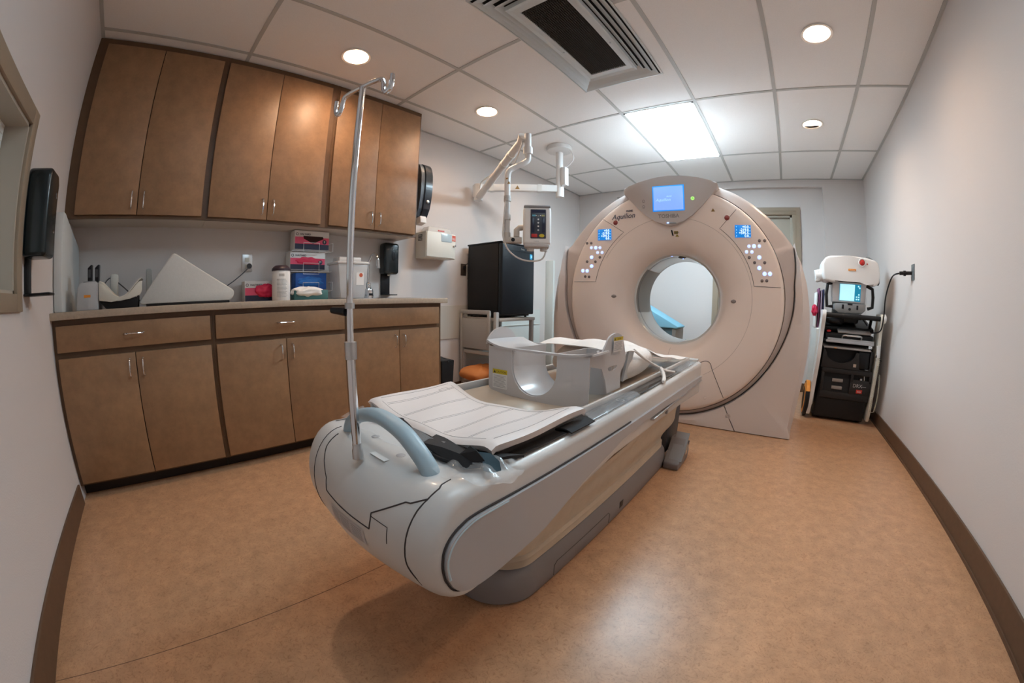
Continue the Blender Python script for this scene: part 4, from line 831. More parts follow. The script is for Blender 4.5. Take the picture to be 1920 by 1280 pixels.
# control panels left and right
def arc_pts(r, a0, a1, n, dd=0.0012): return [(r*math.cos(a), fdepth(r)-dd, GC + r*math.sin(a)) for a in [math.radians(a0+(a1-a0)*k/n) for k in range(n+1)]]
def on(x, z_, dd=0.0012): r = math.hypot(x, z_-GC); return (x, fdepth(r)-dd, z_)
def lin(a, b, n=8): return [on(a[0]+(b[0]-a[0])*k/n, a[1]+(b[1]-a[1])*k/n, 0.0008) for k in range(n+1)]
for sgn, nm in ((1, 'right'), (-1, 'left')):
    X = lambda x: sgn*x
    m = MB()
    pts = lin((0.532, 1.660), (0.385, 1.503)) if sgn > 0 else lin((-0.573, 1.612), (-0.395, 1.495))
    r0 = math.hypot(*((0.385, 1.503-GC) if sgn > 0 else (0.395, 1.495-GC)))
    a0 = math.degrees(math.atan2(1.503-GC, 0.385)); a1 = math.degrees(math.atan2(1.085-GC, 0.645)); n = 14
    arc = []
    for k in range(n+1):
        f = k/n; r = r0*(1-f)+math.hypot(0.645, 0.12)*f; a = math.radians(a0+(a1-a0)*f); arc.append(on(X(r*math.cos(a)), GC+r*math.sin(a), 0.0008))
    pts += arc[1:] + lin((X(0.645), 1.085), (X(0.868), 1.083))[1:]
    m.tube(pts, 0.0016, 6); pn = G('control_panel', m, SEAM)
    m = MB()
    sx0, sx1, sz0, sz1 = 0.502, 0.622, 1.435, 1.527; yy = -0.0015+0.001
    a, b = (sx0, sx1) if sgn > 0 else (-sx1, -sx0)
    m.box(a, b, yy-0.001, yy+0.01, sz0, sz1, 0.0015); s_ = G('position_screen', m, SCRB, pn)
    m = MB()
    for k, tx in enumerate(('+0.0', '-219.0', '+595.5', '0.0')):
        m.text(tx, 0.0265, TX(b-0.016, yy-0.0012, sz1-0.0225-k*0.0222), align='RIGHT', ext=0.0002, bold=0.0006)
        m.box(b-0.014, b-0.003, yy-0.0016, yy-0.0011, sz1-0.022-k*0.0222, sz1-0.0195-k*0.0222)
        m.text(('Y', 'X', 'P', 'Z')[k], 0.012, TX(a+0.012, yy-0.0012, sz1-0.018-k*0.0222), ext=0.0002)
    G('screen_digits', m, SCRW, s_)
    lit2 = [(0.643, 1.373), (0.682, 1.293), (0.682, 1.217), (0.722, 1.177), (0.762, 1.178)]
    lit1 = [(0.605, 1.372), (0.683, 1.374), (0.587, 1.331), (0.627, 1.331)]
    dim = [(0.684, 1.413), (0.723, 1.414), (0.607, 1.291), (0.647, 1.254), (0.722, 1.256), (0.704, 1.126), (0.739, 1.128)]
    for L_, mt, rr_ in ((lit2, BTNE, 0.0145), (lit1, BTNW, 0.0125), (dim, BTN, 0.0115)):
        for (x, z_) in L_:
            r = math.hypot(x, z_-GC); d_ = fdepth(r)-0.002
            m = MB(); m.lathe([(rr_, 0.003), (rr_, 0.0), (rr_*0.8, -0.0015), (0.0005, -0.002)], (X(x), d_, z_), 'y', 20); G('panel_button', m, mt, pn)
    m = MB(); x = X(0.444 if sgn > 0 else 0.463); z_ = 1.583 if sgn > 0 else 1.577; m.lathe([(0.020, 0.003), (0.020, 0.0), (0.015, -0.004), (0.0005, -0.005)], (x, fdepth(math.hypot(x, z_-GC))-0.001, z_), 'y', 24); G('stop_button', m, REDD, gt, label='dark red button')
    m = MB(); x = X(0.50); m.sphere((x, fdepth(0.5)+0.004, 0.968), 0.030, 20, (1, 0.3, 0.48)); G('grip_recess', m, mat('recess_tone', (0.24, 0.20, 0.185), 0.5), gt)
m = MB(); r = math.hypot(0.34, 1.640-GC); m.bm.faces.new([m.bm.verts.new(p) for p in ((0.325, -0.002+fdepth(r), 1.632), (0.355, -0.002+fdepth(r), 1.632), (0.340, -0.002+fdepth(r), 1.658))]); G('warning_triangle', m, mat('amber_mark', (0.28, 0.15, 0.03), 0.5), smooth=False)
m = MB(); m.text('Aquilion', 0.060, TX(-0.392, -0.0010, 1.606, FRONT, math.radians(3)), shear=0.32, ext=0.0006, bold=0.0006); m.text('PRIME', 0.022, TX(-0.337, -0.0010, 1.660, FRONT, math.radians(3)), ext=0.0006, bold=0.0006)
G('model_lettering', m, TEXTG)
m = MB(); m.hexa([(0.006, 0.040, 1.458), (0.016, 0.040, 1.458), (0.016, 0.060, 1.458), (0.006, 0.060, 1.458), (-0.004, 0.034, 1.503), (0.008, 0.034, 1.503), (0.008, 0.060, 1.503), (-0.004, 0.060, 1.503)], 0.003); G('laser_slot', m, BLACK)
m = MB(); m.hexa([(0.020, 0.0470, 1.472), (0.066, 0.0470, 1.472), (0.066, 0.052, 1.472), (0.020, 0.052, 1.472), (0.020, 0.0400, 1.494), (0.066, 0.0400, 1.494), (0.066, 0.046, 1.494), (0.020, 0.046, 1.494)])
m.bm.faces.new([m.bm.verts.new(p) for p in ((0.028, 0.0535, 1.452), (0.060, 0.0535, 1.452), (0.044, 0.0455, 1.471))]); ys_ = G('laser_sticker', m, mat('olive_yellow_sticker', (0.28, 0.20, 0.02), 0.5), smooth=False)
m = MB(); m.box(0.024, 0.062, 0.042, 0.0465, 1.478, 1.480); m.box(0.024, 0.062, 0.040, 0.0445, 1.485, 1.487); G('sticker_print', m, TEXTG, ys_)
# hatch seam, faint dish line, screws
m = MB(); P_ = [(0.215, 0.463), (0.262, 0.490), (0.300, 0.508), (0.332, 0.505), (0.352, 0.485), (0.372, 0.440), (0.49, 0.228)]
m.tube([on(x, z_, 0.0008) for x, z_ in [(p.x, p.y) for p in bez([(x, z_, 0) for x, z_ in P_], 6)]], 0.0022, 6); G('hatch_gap', m, SEAM)
m = MB(); m.tube(arc_pts(0.635, -62, 150, 70, 0.0002), 0.0010, 5); m.tube([on(-0.01+0.0*k, 0.59-0.02*k, 0.0003) for k in range(5)], 0.001, 5); G('dish_line', m, mat('faint_line', (0.36, 0.30, 0.27), 0.6))
for (x, z_, big) in ((0.335, 0.232, 0), (0.53, 0.11, 1)):
    r = math.hypot(x, z_-GC); yb_ = fdepth(r) if not big else 0.016
    m = MB(); m.lathe([(0.022, -0.001), (0.016, -0.0015), (0.013, 0.0), (0.009, -0.0035), (0.0005, -0.004)], (x, yb_, z_), 'y', 24); G('screw_cap', m, GAN2 if big else GAN)
m = MB(); m.box(-0.6, 0.95, 0.03, 0.6, 0.0, 0.008); G('plinth', m, BLACKM)

# ================================================================ PATIENT COUCH
CXX, HW = -0.736, 0.286
cu = thing('patient_couch', 'long grey and cream CT patient couch leading up to the scanner bore', 'patient couch', (CXX, 1.3, 0))
def yfront(x): return 0.306 + 0.032*abs((x-CXX)/HW)**1.53
ZT, ZB0 = 0.5765, 0.303
def zbot(y): return interp(y, [0.45, 0.56, 0.75, 0.9, 1.10, 1.6, 2.0, 2.46], [ZB0, 0.318, 0.355, 0.388, 0.412, 0.405, 0.39, 0.36])
def profile(x, ins):
    dip = 0.020 if -0.985 < x < -0.535 else 0.0
    y0 = yfront(x) + ins; h = (ZT-ZB0)/2 - ins; zc_ = (ZT+ZB0)/2; rx = h*0.72; pts = []
    for k in range(21):
        t = PI/2 + PI*k/20; pts.append((y0+rx+rx*math.cos(t), zc_+h*math.sin(t)))
    yE = 2.46 - ins*0.5
    for y in (0.56, 0.75, 0.9, 1.10, 1.6, 2.0): pts.append((y, zbot(y)+ins))
    pts.append((yE, zbot(yE)+ins)); pts.append((yE, ZT-ins-0.010-dip)); pts.append((yE-0.01, ZT-ins-dip))
    for y in (2.0, 1.5, 1.0, 0.60): pts.append((y, ZT-ins-dip))
    pts.append((0.56, ZT-ins))
    return pts
m = MB(); rings = []
us = [0, .0015, .006, .014, .026, .043] ; xs_ = []
for u in us: xs_.append((CXX-HW+u, 0.022*(1-math.sqrt(max(0, 1-(1-u/0.043)**2)))+ (0.0 if u > 0 else 0.004)))
for x in (-0.986, -0.984, -0.95, -0.9, -0.85, -0.8, -0.75, -0.7, -0.65, -0.6, -0.56, -0.536, -0.534): xs_.append((x, 0))
xs_ = [q for q in xs_]
for u in us[::-1]: xs_.append((CXX+HW-u, 0.022*(1-math.sqrt(max(0, 1-(1-u/0.043)**2)))+ (0.0 if u > 0 else 0.004)))
for x, ins in xs_: rings.append([m.bm.verts.new((x, y, z_)) for y, z_ in profile(x, ins)])
for A, B in zip(rings, rings[1:]):
    for j in range(len(A)): m.bm.faces.new((A[j], A[(j+1) % len(A)], B[(j+1) % len(A)], B[j]))
m.bm.faces.new(rings[0]); m.bm.faces.new(rings[-1][::-1])
body = obj('couch_body', m, COUCH, cu)
# side panels (paddle shaped)
PP = [(0.372, 0.395), (0.367, 0.430), (0.373, 0.462), (0.391, 0.487), (0.420, 0.503), (0.462, 0.511), (0.60, 0.511), (1.07, 0.508), (1.7, 0.502), (2.40, 0.486), (2.44, 0.47), (2.42, 0.445), (2.0, 0.455), (1.5, 0.474), (1.18, 0.472), (1.074, 0.459), (0.872, 0.423), (0.692, 0.366), (0.58, 0.348), (0.488, 0.337), (0.43, 0.339), (0.392, 0.357)]
_c = bez([(y, z_, 0) for y, z_ in PP] + [(PP[0][0], PP[0][1], 0)], 4)[:-1]; PS = [(p.x, p.y) for p in _c]
for s_ in (1, -1):
    xa, xb = (CXX+s_*(HW-0.006), CXX+s_*(HW+0.010))
    m = MB(); m.prism(PS, 'x', min(xa, xb), max(xa, xb), 0.006, 2); pn = obj('side_panel', m, COUCHP, cu)
    m = MB(); cc = Vector((0.60, 0.42)); ed = [Vector(p) for p in PS[-12:]] + [Vector(p) for p in PS[:30]]
    m.tube([(CXX+s_*(HW+0.0015), p.x-0.003*(1 if p.x < 0.5 else 0), p.y+0.003*(1 if p.y > 0.45 else -0.5)) for p in ed], 0.0022, 8); obj('panel_gap', m, SEAM, pn)
    m = MB(); m.tube([(CXX+s_*(HW+0.0075), p.x+0.004, p.y-0.0035*(1 if p.y > 0.45 else 0)) for p in [Vector(q) for q in PS[:24]]], 0.0036, 8); obj('edge_highlight', m, CHIGHL, pn)  # highlight along the panel's nose edge, painted in as a pale blue strip
    m = MB(); m.box(min(xa, xb), max(xa, xb)+0.006 if s_ > 0 else max(xa, xb), 1.45, 2.44, 0.452, 0.462, 0.003); obj('accessory_rail', m, STEEL, pn)
m = MB(); m.cyl((CXX+HW+0.004, 1.66, 0.44), (CXX+HW+0.012, 1.66, 0.44), 0.011, 14); obj('rail_screw', m, GREY, cu)
# end seams and label on the nose
def nose(x, t):           # t 0 top .. 1 bottom along the rounded end, at station x
    h = (ZT-ZB0)/2; a = PI/2+PI*t; rx = h*0.72
    return (x, yfront(x)+rx+rx*math.cos(a)-0.0006, (ZT+ZB0)/2+(h+0.0006)*math.sin(a))
m = MB()
SA = [(-0.4990, 0.4380, 0.5765), (-0.4923, 0.4053, 0.5718), (-0.496, 0.3793, 0.5574), (-0.5258, 0.3602, 0.5427), (-0.5372, 0.3572, 0.5412), (-0.6165, 0.3226, 0.4932), (-0.6172, 0.3182, 0.4764), (-0.621, 0.3148, 0.4545), (-0.6843, 0.3094, 0.4556), (-0.75, 0.3085, 0.459), (-0.8094, 0.3100, 0.4613), (-0.8216, 0.3115, 0.463), (-0.8270, 0.3195, 0.4920), (-0.8646, 0.3345, 0.5206), (-0.8875, 0.354, 0.5448), (-0.8898, 0.3657, 0.5561), (-0.8898, 0.40, 0.5725)]
def surf(x, z_):
    h = (ZT-ZB0)/2; q_ = min(1, abs(z_-(ZT+ZB0)/2)/h); return (x, yfront(x)+h*0.72*(1-math.sqrt(1-q_*q_)), z_)
def dense(P_, n=6):
    out = []
    for a_, b_ in zip(P_, P_[1:]):
        for k in range(n): out.append(tuple(a_[i]+(b_[i]-a_[i])*k/n for i in range(3)))
    return out+[P_[-1]]
def onsurf(P_): return [surf(p[0], p[2]) if p[2] < ZT-0.0015 else (p[0], p[1], ZT) for p in dense(P_)]
m.tube(onsurf(SA), 0.0016, 6)
m.tube(bez([(-0.496, 0.3793, 0.5574), (-0.504, 0.3578, 0.536), (-0.5105, 0.3384, 0.4995), (-0.5138, 0.3289, 0.4584), (-0.5134, 0.3291, 0.4187), (-0.5003, 0.3377, 0.3872), (-0.495, 0.362, 0.345), (-0.495, 0.41, 0.309)], 4), 0.0018, 6)
m.tube(onsurf([(-0.6148, 0.3206, 0.4858), (-0.564, 0.3257, 0.4824), (-0.5658, 0.3208, 0.4445)]), 0.0010, 6)
m.tube([nose(-0.927, t/20) for t in range(0, 21)], 0.0010, 6)
obj('panel_gap', m, SEAM, cu)
m = MB(); m.grid(lambda u, v: tuple(Vector(nose(-0.795+0.152*u, 0.495+0.105*v))+Vector((0, -0.0005, -0.0005))), 8, 4); lb3 = obj('rating_label', m, mat('label_paper', (0.62, 0.60, 0.60), 0.5), cu)
m = MB()
for k in range(7):
    for q in range(3): m.grid(lambda u, v: tuple(Vector(nose(-0.788+0.048*q+0.040*u, 0.506+0.0125*k+0.004*v))+Vector((0, -0.0012, -0.0012))), 3, 1)
obj('label_print', m, TXFINE, lb3)
m = MB(); m.box(-0.715, -0.655, 0.388, 0.402, ZT+0.0002, ZT+0.001); obj('pole_label', m, WHITEP, cu)
for (x, y) in ((-0.66, 0.435), (-0.80, 0.455)):
    m = MB(); m.lathe([(0.011, 0.0006), (0.010, 0.0012), (0.0005, 0.0012)], (x, y, ZT), 'z', 20); obj('plug_cap', m, COUCHP, cu)
# pale blue arch grip
m = MB(); P_ = bez([(-0.893, 0.43, ZT-0.01), (-0.875, 0.43, 0.600), (-0.83, 0.428, 0.628), (-0.76, 0.425, 0.650), (-0.70, 0.425, 0.655), (-0.63, 0.425, 0.642), (-0.585, 0.427, 0.615), (-0.556, 0.43, 0.585), (-0.548, 0.43, ZT-0.01)], 5)
m.tube(P_, [0.017]*len(P_), 14)
m.xform(Matrix.Translation((0, 0.43, 0)) @ Matrix.Diagonal((1, 1.25, 1, 1)) @ Matrix.Translation((0, -0.43, 0))); obj('arch_grip', m, HAND, cu)
# cradle: concave sliding top
def zcr(x): return ZT - 0.0145 + 0.024*(abs(x+0.765)/0.235)**3
def crad(u, v): x = -0.983 + 0.446*u; return (x, 0.57+1.86*v, zcr(x))
# deck under cradle raised slightly so the dish sits on the body
m = MB(); m.grid(crad, 24, 8, thick=-0.003); cr = obj('cradle', m, CRADLE, cu)
m = MB(); m.box(-0.532, -0.520, 0.56, 2.40, ZT+0.0005, ZT+0.022, 0.004); m.box(-1.008, -0.996, 0.56, 2.40, ZT+0.0005, ZT+0.03, 0.004); obj('edge_strip', m, mat('pale_strip', (0.62, 0.58, 0.55), 0.4), cu)
m = MB(); m.box(-0.519, -0.468, 0.60, 2.36, ZT+0.0002, ZT+0.004, 0.001); obj('black_track', m, mat('glossy_black_track', (0.02, 0.018, 0.017), 0.2, coat=0.5), cu)
m = MB(); m.tube([(-0.49+0.014*math.cos(a), 1.20+0.014*math.sin(a), ZT+0.006) for a in [2*PI*k/14 for k in range(14)]], 0.002, 6, closed=True); obj('track_ring', m, CHROME, cu)
m = MB(); m.box(-0.99, -0.47, 2.40, 2.455, ZT, ZT+0.012, 0.004); obj('end_block', m, COUCH, cu)
# base and bellows
def bplan(r, y0, y1, hw, n=10):
    c = [(CXX+hw-r, y0+r, -PI/2), (CXX+hw-r, y1-r, 0), (CXX-hw+r, y1-r, PI/2), (CXX-hw+r, y0+r, PI)]; out = []
    for (x, y, a) in c:
        for k in range(n+1): out.append((x+r*math.cos(a+PI/2*k/n), y+r*math.sin(a+PI/2*k/n)))
    return out
def loft(rows, m):
    R_ = [[m.bm.verts.new(p) for p in row] for row in rows]
    for A, B in zip(R_, R_[1:]):
        for j in range(len(A)): m.bm.faces.new((A[j], A[(j+1) % len(A)], B[(j+1) % len(A)], B[j]))
    m.bm.faces.new(R_[0][::-1]); m.bm.faces.new(R_[-1]); return m
rows = []
for (ins, z_) in ((0.006, 0.002), (0.0, 0.010), (0.0, 0.050), (0.008, 0.095), (0.022, 0.120), (0.032, 0.124)):
    rows.append([(x, y, z_) for x, y in bplan(0.15, 0.64+ins, 2.20-ins, 0.208-ins)])
m = MB(); loft(rows, m); bs = obj('base', m, CBASE, cu)
m = MB(); m.tube([(CXX+0.2085, 0.90, 0.016), (CXX+0.2085, 0.90, 0.06), (CXX+0.2085, 0.915, 0.072), (CXX+0.2085, 1.30, 0.072), (CXX+0.2085, 1.315, 0.06), (CXX+0.2085, 1.315, 0.016)], 0.0010, 6); obj('hatch_gap', m, SEAM, bs)
m = MB(); m.box(CXX+0.2075, CXX+0.2087, 1.42, 1.455, 0.035, 0.066); obj('socket', m, BLACK, bs)
m = MB(); rows = []
steps = [(0.124, 0), (0.130, 1), (0.137, 0), (0.144, 1), (0.151, 0), (0.158, 1), (0.166, 0.2)] + [(0.166+0.02*k, 0.3) for k in range(1, 16)]
for (z_, o_) in steps:
    f = max(0, (z_-0.166)/0.30); hw_ = 0.176+0.014*o_*(1 if z_ < 0.17 else 0)+0.055*min(1, f*1.1); y0_ = 0.70-0.012*o_-0.22*min(1, f); y1_ = 2.12+0.25*f
    row = []
    for x, y in bplan(0.11, y0_, y1_, hw_, 12):
        zz = z_
        if z_ > 0.17:
            mx = zbot(y)+0.02
            zz = 0.166+(mx-0.166)*min(1, (z_-0.166)/0.30)
            wv = 0.020*math.sin(7*y+zz*22)*math.sin(PI*min(1, f*1.2))
            x += wv*(1 if x > CXX else -1); 
        row.append((x, y, zz))
    rows.append(row)
loft(rows, m); obj('bellows', m, BELL, cu)
m = MB(); m.box(CXX-0.15, CXX+0.20, 2.10, 2.36, 0.05, 0.40, 0.03); obj('rear_column', m, GREYD, cu)
# foot pedal at the far right of the base
fp = thing('foot_pedal', 'grey foot pedal unit on the floor beside the far end of the couch base', 'foot pedal', (-0.47, 2.10, 0))
m = MB(); m.prism([(2.03, 0.0), (2.25, 0.0), (2.27, 0.06), (2.20, 0.16), (2.14, 0.16), (2.10, 0.09), (2.02, 0.045)], 'x', -0.522, -0.43, 0.01); obj('housing', m, CBASE, fp)
m = MB(); m.prism([(2.04, 0.055), (2.10, 0.10), (2.17, 0.19), (2.18, 0.185), (2.11, 0.09), (2.045, 0.047)], 'x', -0.50, -0.42, 0.002); obj('pedal_plate', m, GREY, fp)
m = MB(); m.cyl((-0.43, 2.12, 0.09), (-0.415, 2.12, 0.09), 0.016, 14); obj('hinge', m, CHROME, fp)
m = MB(); m.cyl((-0.43, 2.18, 0.13), (-0.415, 2.18, 0.13), 0.014, 14); obj('hinge', m, CHROME, fp)

# ---- things lying on the couch
# black foam under the vinyl mat, mat with stitched seams
def zmat(x, y, lift=0): return ZT + 0.002 + 0.034*((abs(x+0.77)/0.27)**2.2) + lift
MXL, MXR = -1.035, -0.478
def mpt(u, v, dz=0.0):
    x = MXL + (MXR-MXL)*u + 0.02*(1-v)*(1-u)*0.8; yn = 0.560 - 0.03*u*u; yf = 0.925 - 0.05*math.sin(PI*u) + 0.0*u
    y = yn + (yf-yn)*v; w_ = 0.003*math.sin(7*x*4+3*y*6)
    e = min(u, 1-u, 0.06)/0.06; e2 = min(v, 1-v, 0.05)/0.05
    return (x, y, zmat(x, y, w_+dz) - 0.010*(1-e)**2 - 0.008*(1-e2)**2)
m = MB(); m.grid(lambda u, v: mpt(u, v, 0.012), 48, 30, thick=0.016)
mt_ = tag(obj('vinyl_mat', m, MATT), 'white quilted vinyl mat lying across the near end of the couch', 'mat')
m = MB()
for k in range(1, 6):
    u = 0.10+0.17*(k-1)+0.02
    for du in (0, 0.014): m.tube([mpt(u+du, 0.09+0.80*t/14, 0.0122) for t in range(15)], 0.0005, 5)
for v in (0.07, 0.90): m.tube([mpt(0.09+0.83*t/24, v, 0.0122) for t in range(25)], 0.0005, 5)
for u in (0.055, 0.95): m.tube([mpt(u, 0.09+0.80*t/14, 0.0122) for t in range(15)], 0.0005, 5)
m.tube([mpt(0.10, 0.72, 0.0122), mpt(0.135, 0.72, 0.0122), mpt(0.135, 0.83, 0.0122), mpt(0.10, 0.83, 0.0122)], 0.0005, 5, closed=True)
obj('stitched_seam', m, mat('seam_thread', (0.30, 0.28, 0.28), 0.8), mt_)
m = MB(); m.grid(lambda u, v: (-0.90+0.42*u+0.035*v*u, 0.505+0.03*math.sin(6*u)+0.10*v, ZT+0.005+0.012*((abs(-0.90+0.42*u+0.77)/0.27)**2)+0.008*math.sin(PI*v)*(1+math.sin(9*u))*0.5), 24, 8, thick=0.006)
bf = tag(obj('black_foam_sheet', m, MBLK), 'crumpled black foam sheet showing under the near edge of the white mat', 'foam sheet')
def patch(name, pts, tris, mt_, par, th=0.003):
    m = MB(); V = [m.bm.verts.new(p) for p in pts]; fs = [m.bm.faces.new([V[i] for i in t]) for t in tris]
    m.bm.normal_update(); bmesh.ops.solidify(m.bm, geom=fs, thickness=th)
    return obj(name, m, mt_, par)
patch('folded_flap', [(-0.68, 0.555, 0.592), (-0.646, 0.487, 0.598), (-0.585, 0.493, 0.603), (-0.527, 0.489, 0.607), (-0.511, 0.503, 0.625), (-0.489, 0.499, 0.622), (-0.472, 0.505, 0.602), (-0.477, 0.500, 0.588), (-0.503, 0.474, 0.586), (-0.558, 0.477, 0.588), (-0.609, 0.484, 0.590), (-0.53, 0.56, 0.590)],
      [(0, 1, 2), (1, 10, 2), (10, 9, 2), (2, 9, 3), (9, 8, 3), (3, 8, 7), (3, 7, 5), (3, 5, 4), (5, 7, 6), (0, 2, 11), (2, 3, 11), (3, 4, 11)], MBLK, bf)
m = MB(); m.grid(lambda u, v: (-0.507+0.052*u, 0.81+0.13*v, ZT+0.0065+0.006*math.sin(PI*u)), 6, 8, thick=0.004); obj('side_flap', m, MBLK, bf)
patch('blue_lining', [(-0.493, 0.502, 0.618), (-0.472, 0.522, 0.614), (-0.446, 0.519, 0.605), (-0.438, 0.515, 0.590), (-0.447, 0.500, 0.586), (-0.466, 0.496, 0.586), (-0.477, 0.504, 0.600)], [(0, 1, 6), (1, 2, 6), (2, 3, 6), (3, 4, 6), (4, 5, 6)], mat('blue_lining', (0.05, 0.10, 0.13), 0.45), bf, 0.002)
# clear film over the near deck
def film(name, lab, fn, nu=20, nv=12):
    m = MB(); m.grid(fn, nu, nv); return tag(obj(name, m, FILM, recalc=False), lab, 'plastic film')
film('plastic_film', 'clear plastic film draped over the near right corner of the couch', lambda u, v: (-0.56+0.152*u+0.01*math.sin(4*v), 0.425+0.09*v+0.045*u*u, ZT+0.008+0.007*math.sin(14*u+5*v)*math.sin(7*v+1)+0.018*math.sin(PI*u)*v-0.012*max(0, u-0.75)*4*(0.25)))
film('plastic_film', 'clear plastic film lying under the pale blue grip at the near end', lambda u, v: (-0.99+0.38*u, 0.45+0.075*v, ZT+0.007+0.004*math.sin(17*u+2*v)+0.016*v))
film('plastic_film', 'clear plastic film over the black track right of the white mat', lambda u, v: (-0.545+0.105*u, 0.93+0.34*v, ZT+0.012+0.008*math.sin(9*v+6*u)+0.014*math.sin(PI*u)))
film('plastic_film', 'clear plastic film wrinkled over the far right end of the couch', lambda u, v: (-0.62+0.19*u, 1.90+0.42*v, ZT+0.012+0.004*math.sin(40*v+4*u)))
# infusion pole
pl = thing('infusion_pole', 'tall chrome infusion pole with double hook standing on the near end of the couch', 'infusion pole', (-0.716, 0.358, ZT))
px, py = -0.716, 0.358; ptop = 1.388
zf = ZT-0.004
m = MB(); m.cyl((px, py, zf+0.018), (px, py, 0.80), 0.0098, 18); obj('lower_tube', m, CHROME, pl)
m = MB(); m.cyl((px, py, 0.80), (px, py, ptop), 0.0072, 18); obj('upper_tube', m, CHROME, pl)
m = MB(); m.cyl((px, py, 0.792), (px, py, 0.828), 0.0130, 18); obj('collar', m, STEEL, pl)
m = MB(); m.cyl((px, py, 0.896), (px, py, 0.908), 0.0105, 18); obj('collar', m, STEEL, pl)
m = MB(); m.lathe([(0.0005, 0), (0.0125, 0.0), (0.0125, 0.02), (0.0105, 0.024), (0.0105, 0.034), (0.0098, 0.036)], (px, py, zf), seg=24); obj('foot_socket', m, STEEL, pl)
hd = Vector((0.975, 0.215, 0)).normalized(); b0 = Vector((px, py, ptop))
def hook(s_):
    L_ = 0.060; e = b0 + hd*s_*L_; n_ = Vector((hd.y, -hd.x, 0))
    pts = [b0, b0+hd*s_*L_*0.6, e+Vector((0, 0, -0.004)), e+hd*s_*0.007+Vector((0, 0, -0.018)), e+hd*s_*0.009+Vector((0, 0, -0.032)), e+hd*s_*0.016+Vector((0, 0, -0.043)), e+hd*s_*0.026+Vector((0, 0, -0.040)), e+hd*s_*0.031+Vector((0, 0, -0.026)), e+hd*s_*0.031+Vector((0, 0, -0.004))]
    m = MB(); m.tube(bez(pts, 5), 0.0055, 12); return m
for s_ in (1, -1): obj('hook', hook(s_), CHROME, pl)
m = MB(); m.tube([(px-0.008, py-0.004, 0.900-0.01), (px-0.045, py-0.02, 0.893)], [0.010, 0.007], 12); obj('clamp_knob', m, BLACK, pl)

# grey moulded positioning support: front plate with U channel, curved rim and two wings
ks = thing('arm_support', 'grey moulded plastic support with U-shaped cut-out and two wings standing on the couch', 'positioning support', (-0.75, 1.15, 0.58))
KX0, KX1, KY0, KY1 = -0.963, -0.540, 1.050, 1.290
uc, ur, uz = -0.757, 0.095, 0.676
U = [(uc-ur, 0.742)] + [(uc+ur*math.cos(a), uz+ur*math.sin(a)) for a in [PI+PI*k/16 for k in range(17)]] + [(uc+ur, 0.742)]
def notch(n=36): return [(uc+ur, 0.7415), (uc+ur, 0.70)] + [(uc+ur*math.cos(a), uz+ur*math.sin(a)) for a in [-PI*k/n for k in range(n+1)]] + [(uc-ur, 0.70), (uc-ur, 0.7415)]
def plate(y0, y1, name, x1=KX1):
    lo = [(KX0, 0.7415), (KX0, 0.66), (KX0, 0.595), (KX0+0.003, 0.584), (KX0+0.016, 0.572), (-0.90, 0.569), (-0.84, 0.567), (-0.80, 0.566), (-0.757, 0.5645), (-0.70, 0.563), (-0.62, 0.560), (-0.605, 0.562), (x1-0.012, 0.572), (x1-0.003, 0.577), (x1, 0.588), (x1, 0.7415)]
    lo = [(x, max(z_, zcr(x)+0.0015)) for x, z_ in lo]
    m = MB(); m.prism(lo + notch(), 'y', y0, y1); return obj(name, m, KNEE, ks)
fpz = plate(KY0, KY0+0.006, 'front_plate'); plate(KY1-0.03, KY1-0.024, 'rear_plate', -0.558)
m = MB(); UU = notch(36)
m.grid(lambda u, v: (lambda i: (UU[i][0], KY0+0.0062+(KY1-0.0365-KY0)*v, UU[i][1]))(int(round(u*(len(UU)-1)))), len(UU)-1, 4, thick=0.004); obj('u_channel', m, KNEE, ks)
# rim: shallow saddle deck running between the wings
def deckf(u, v):
    x = -0.972 + (0.455)*u; y = KY0-0.004 + 0.245*v
    e = abs(2*u-1); z_ = 0.7415 + 0.024*e**5 - 0.012*(v-0.2)**2
    inU = abs(x-uc) < ur*0.9
    return (x, y, z_)
m = MB()
m.grid(lambda u, v: deckf(u, v*0.075), 40, 2, thick=0.007)
m.grid(lambda u, v: deckf(u*0.26, 0.07+0.85*v), 10, 8, thick=0.005)
m.grid(lambda u, v: (-0.556+0.020*u, KY0+0.004+0.13*v, 0.7445+0.004*v*v+0.004*u), 4, 6, thick=0.006)
obj('top_rim', m, KNEE, ks)
def wing(x, y0, y1, hh):
    m = MB(); n = 20
    def f(u, v):
        y = y0+(y1-y0)*u; hgt = hh*math.sin(PI*min(1, max(0, u)))**0.55
        return (x, y, 0.748 + hgt*v)
    m.grid(f, n, 6, thick=0.006); return m
wl_ = obj('wing', wing(-0.970, KY0-0.004, 1.222, 0.060), KNEE, ks)
WO = [(1.060, 0.744), (1.162, 0.746), (1.189, 0.772), (1.209, 0.792), (1.244, 0.803), (1.282, 0.805), (1.324, 0.793), (1.348, 0.763), (1.364, 0.731), (1.374, 0.699), (1.351, 0.671), (1.330, 0.655), (1.335, 0.594), (1.215, 0.594), (1.196, 0.640), (1.160, 0.690), (1.060, 0.710)]
WO = [(p.x, p.y) for p in bez([(a_, b_, 0) for a_, b_ in WO[1:13]], 4)] + WO[13:] + WO[:1]
WH = [(1.250+0.040*math.cos(a), 0.686+(0.016 if math.sin(a) < 0 else 0.003)*math.sin(a)) for a in [2*PI*k/20 for k in range(20)]]
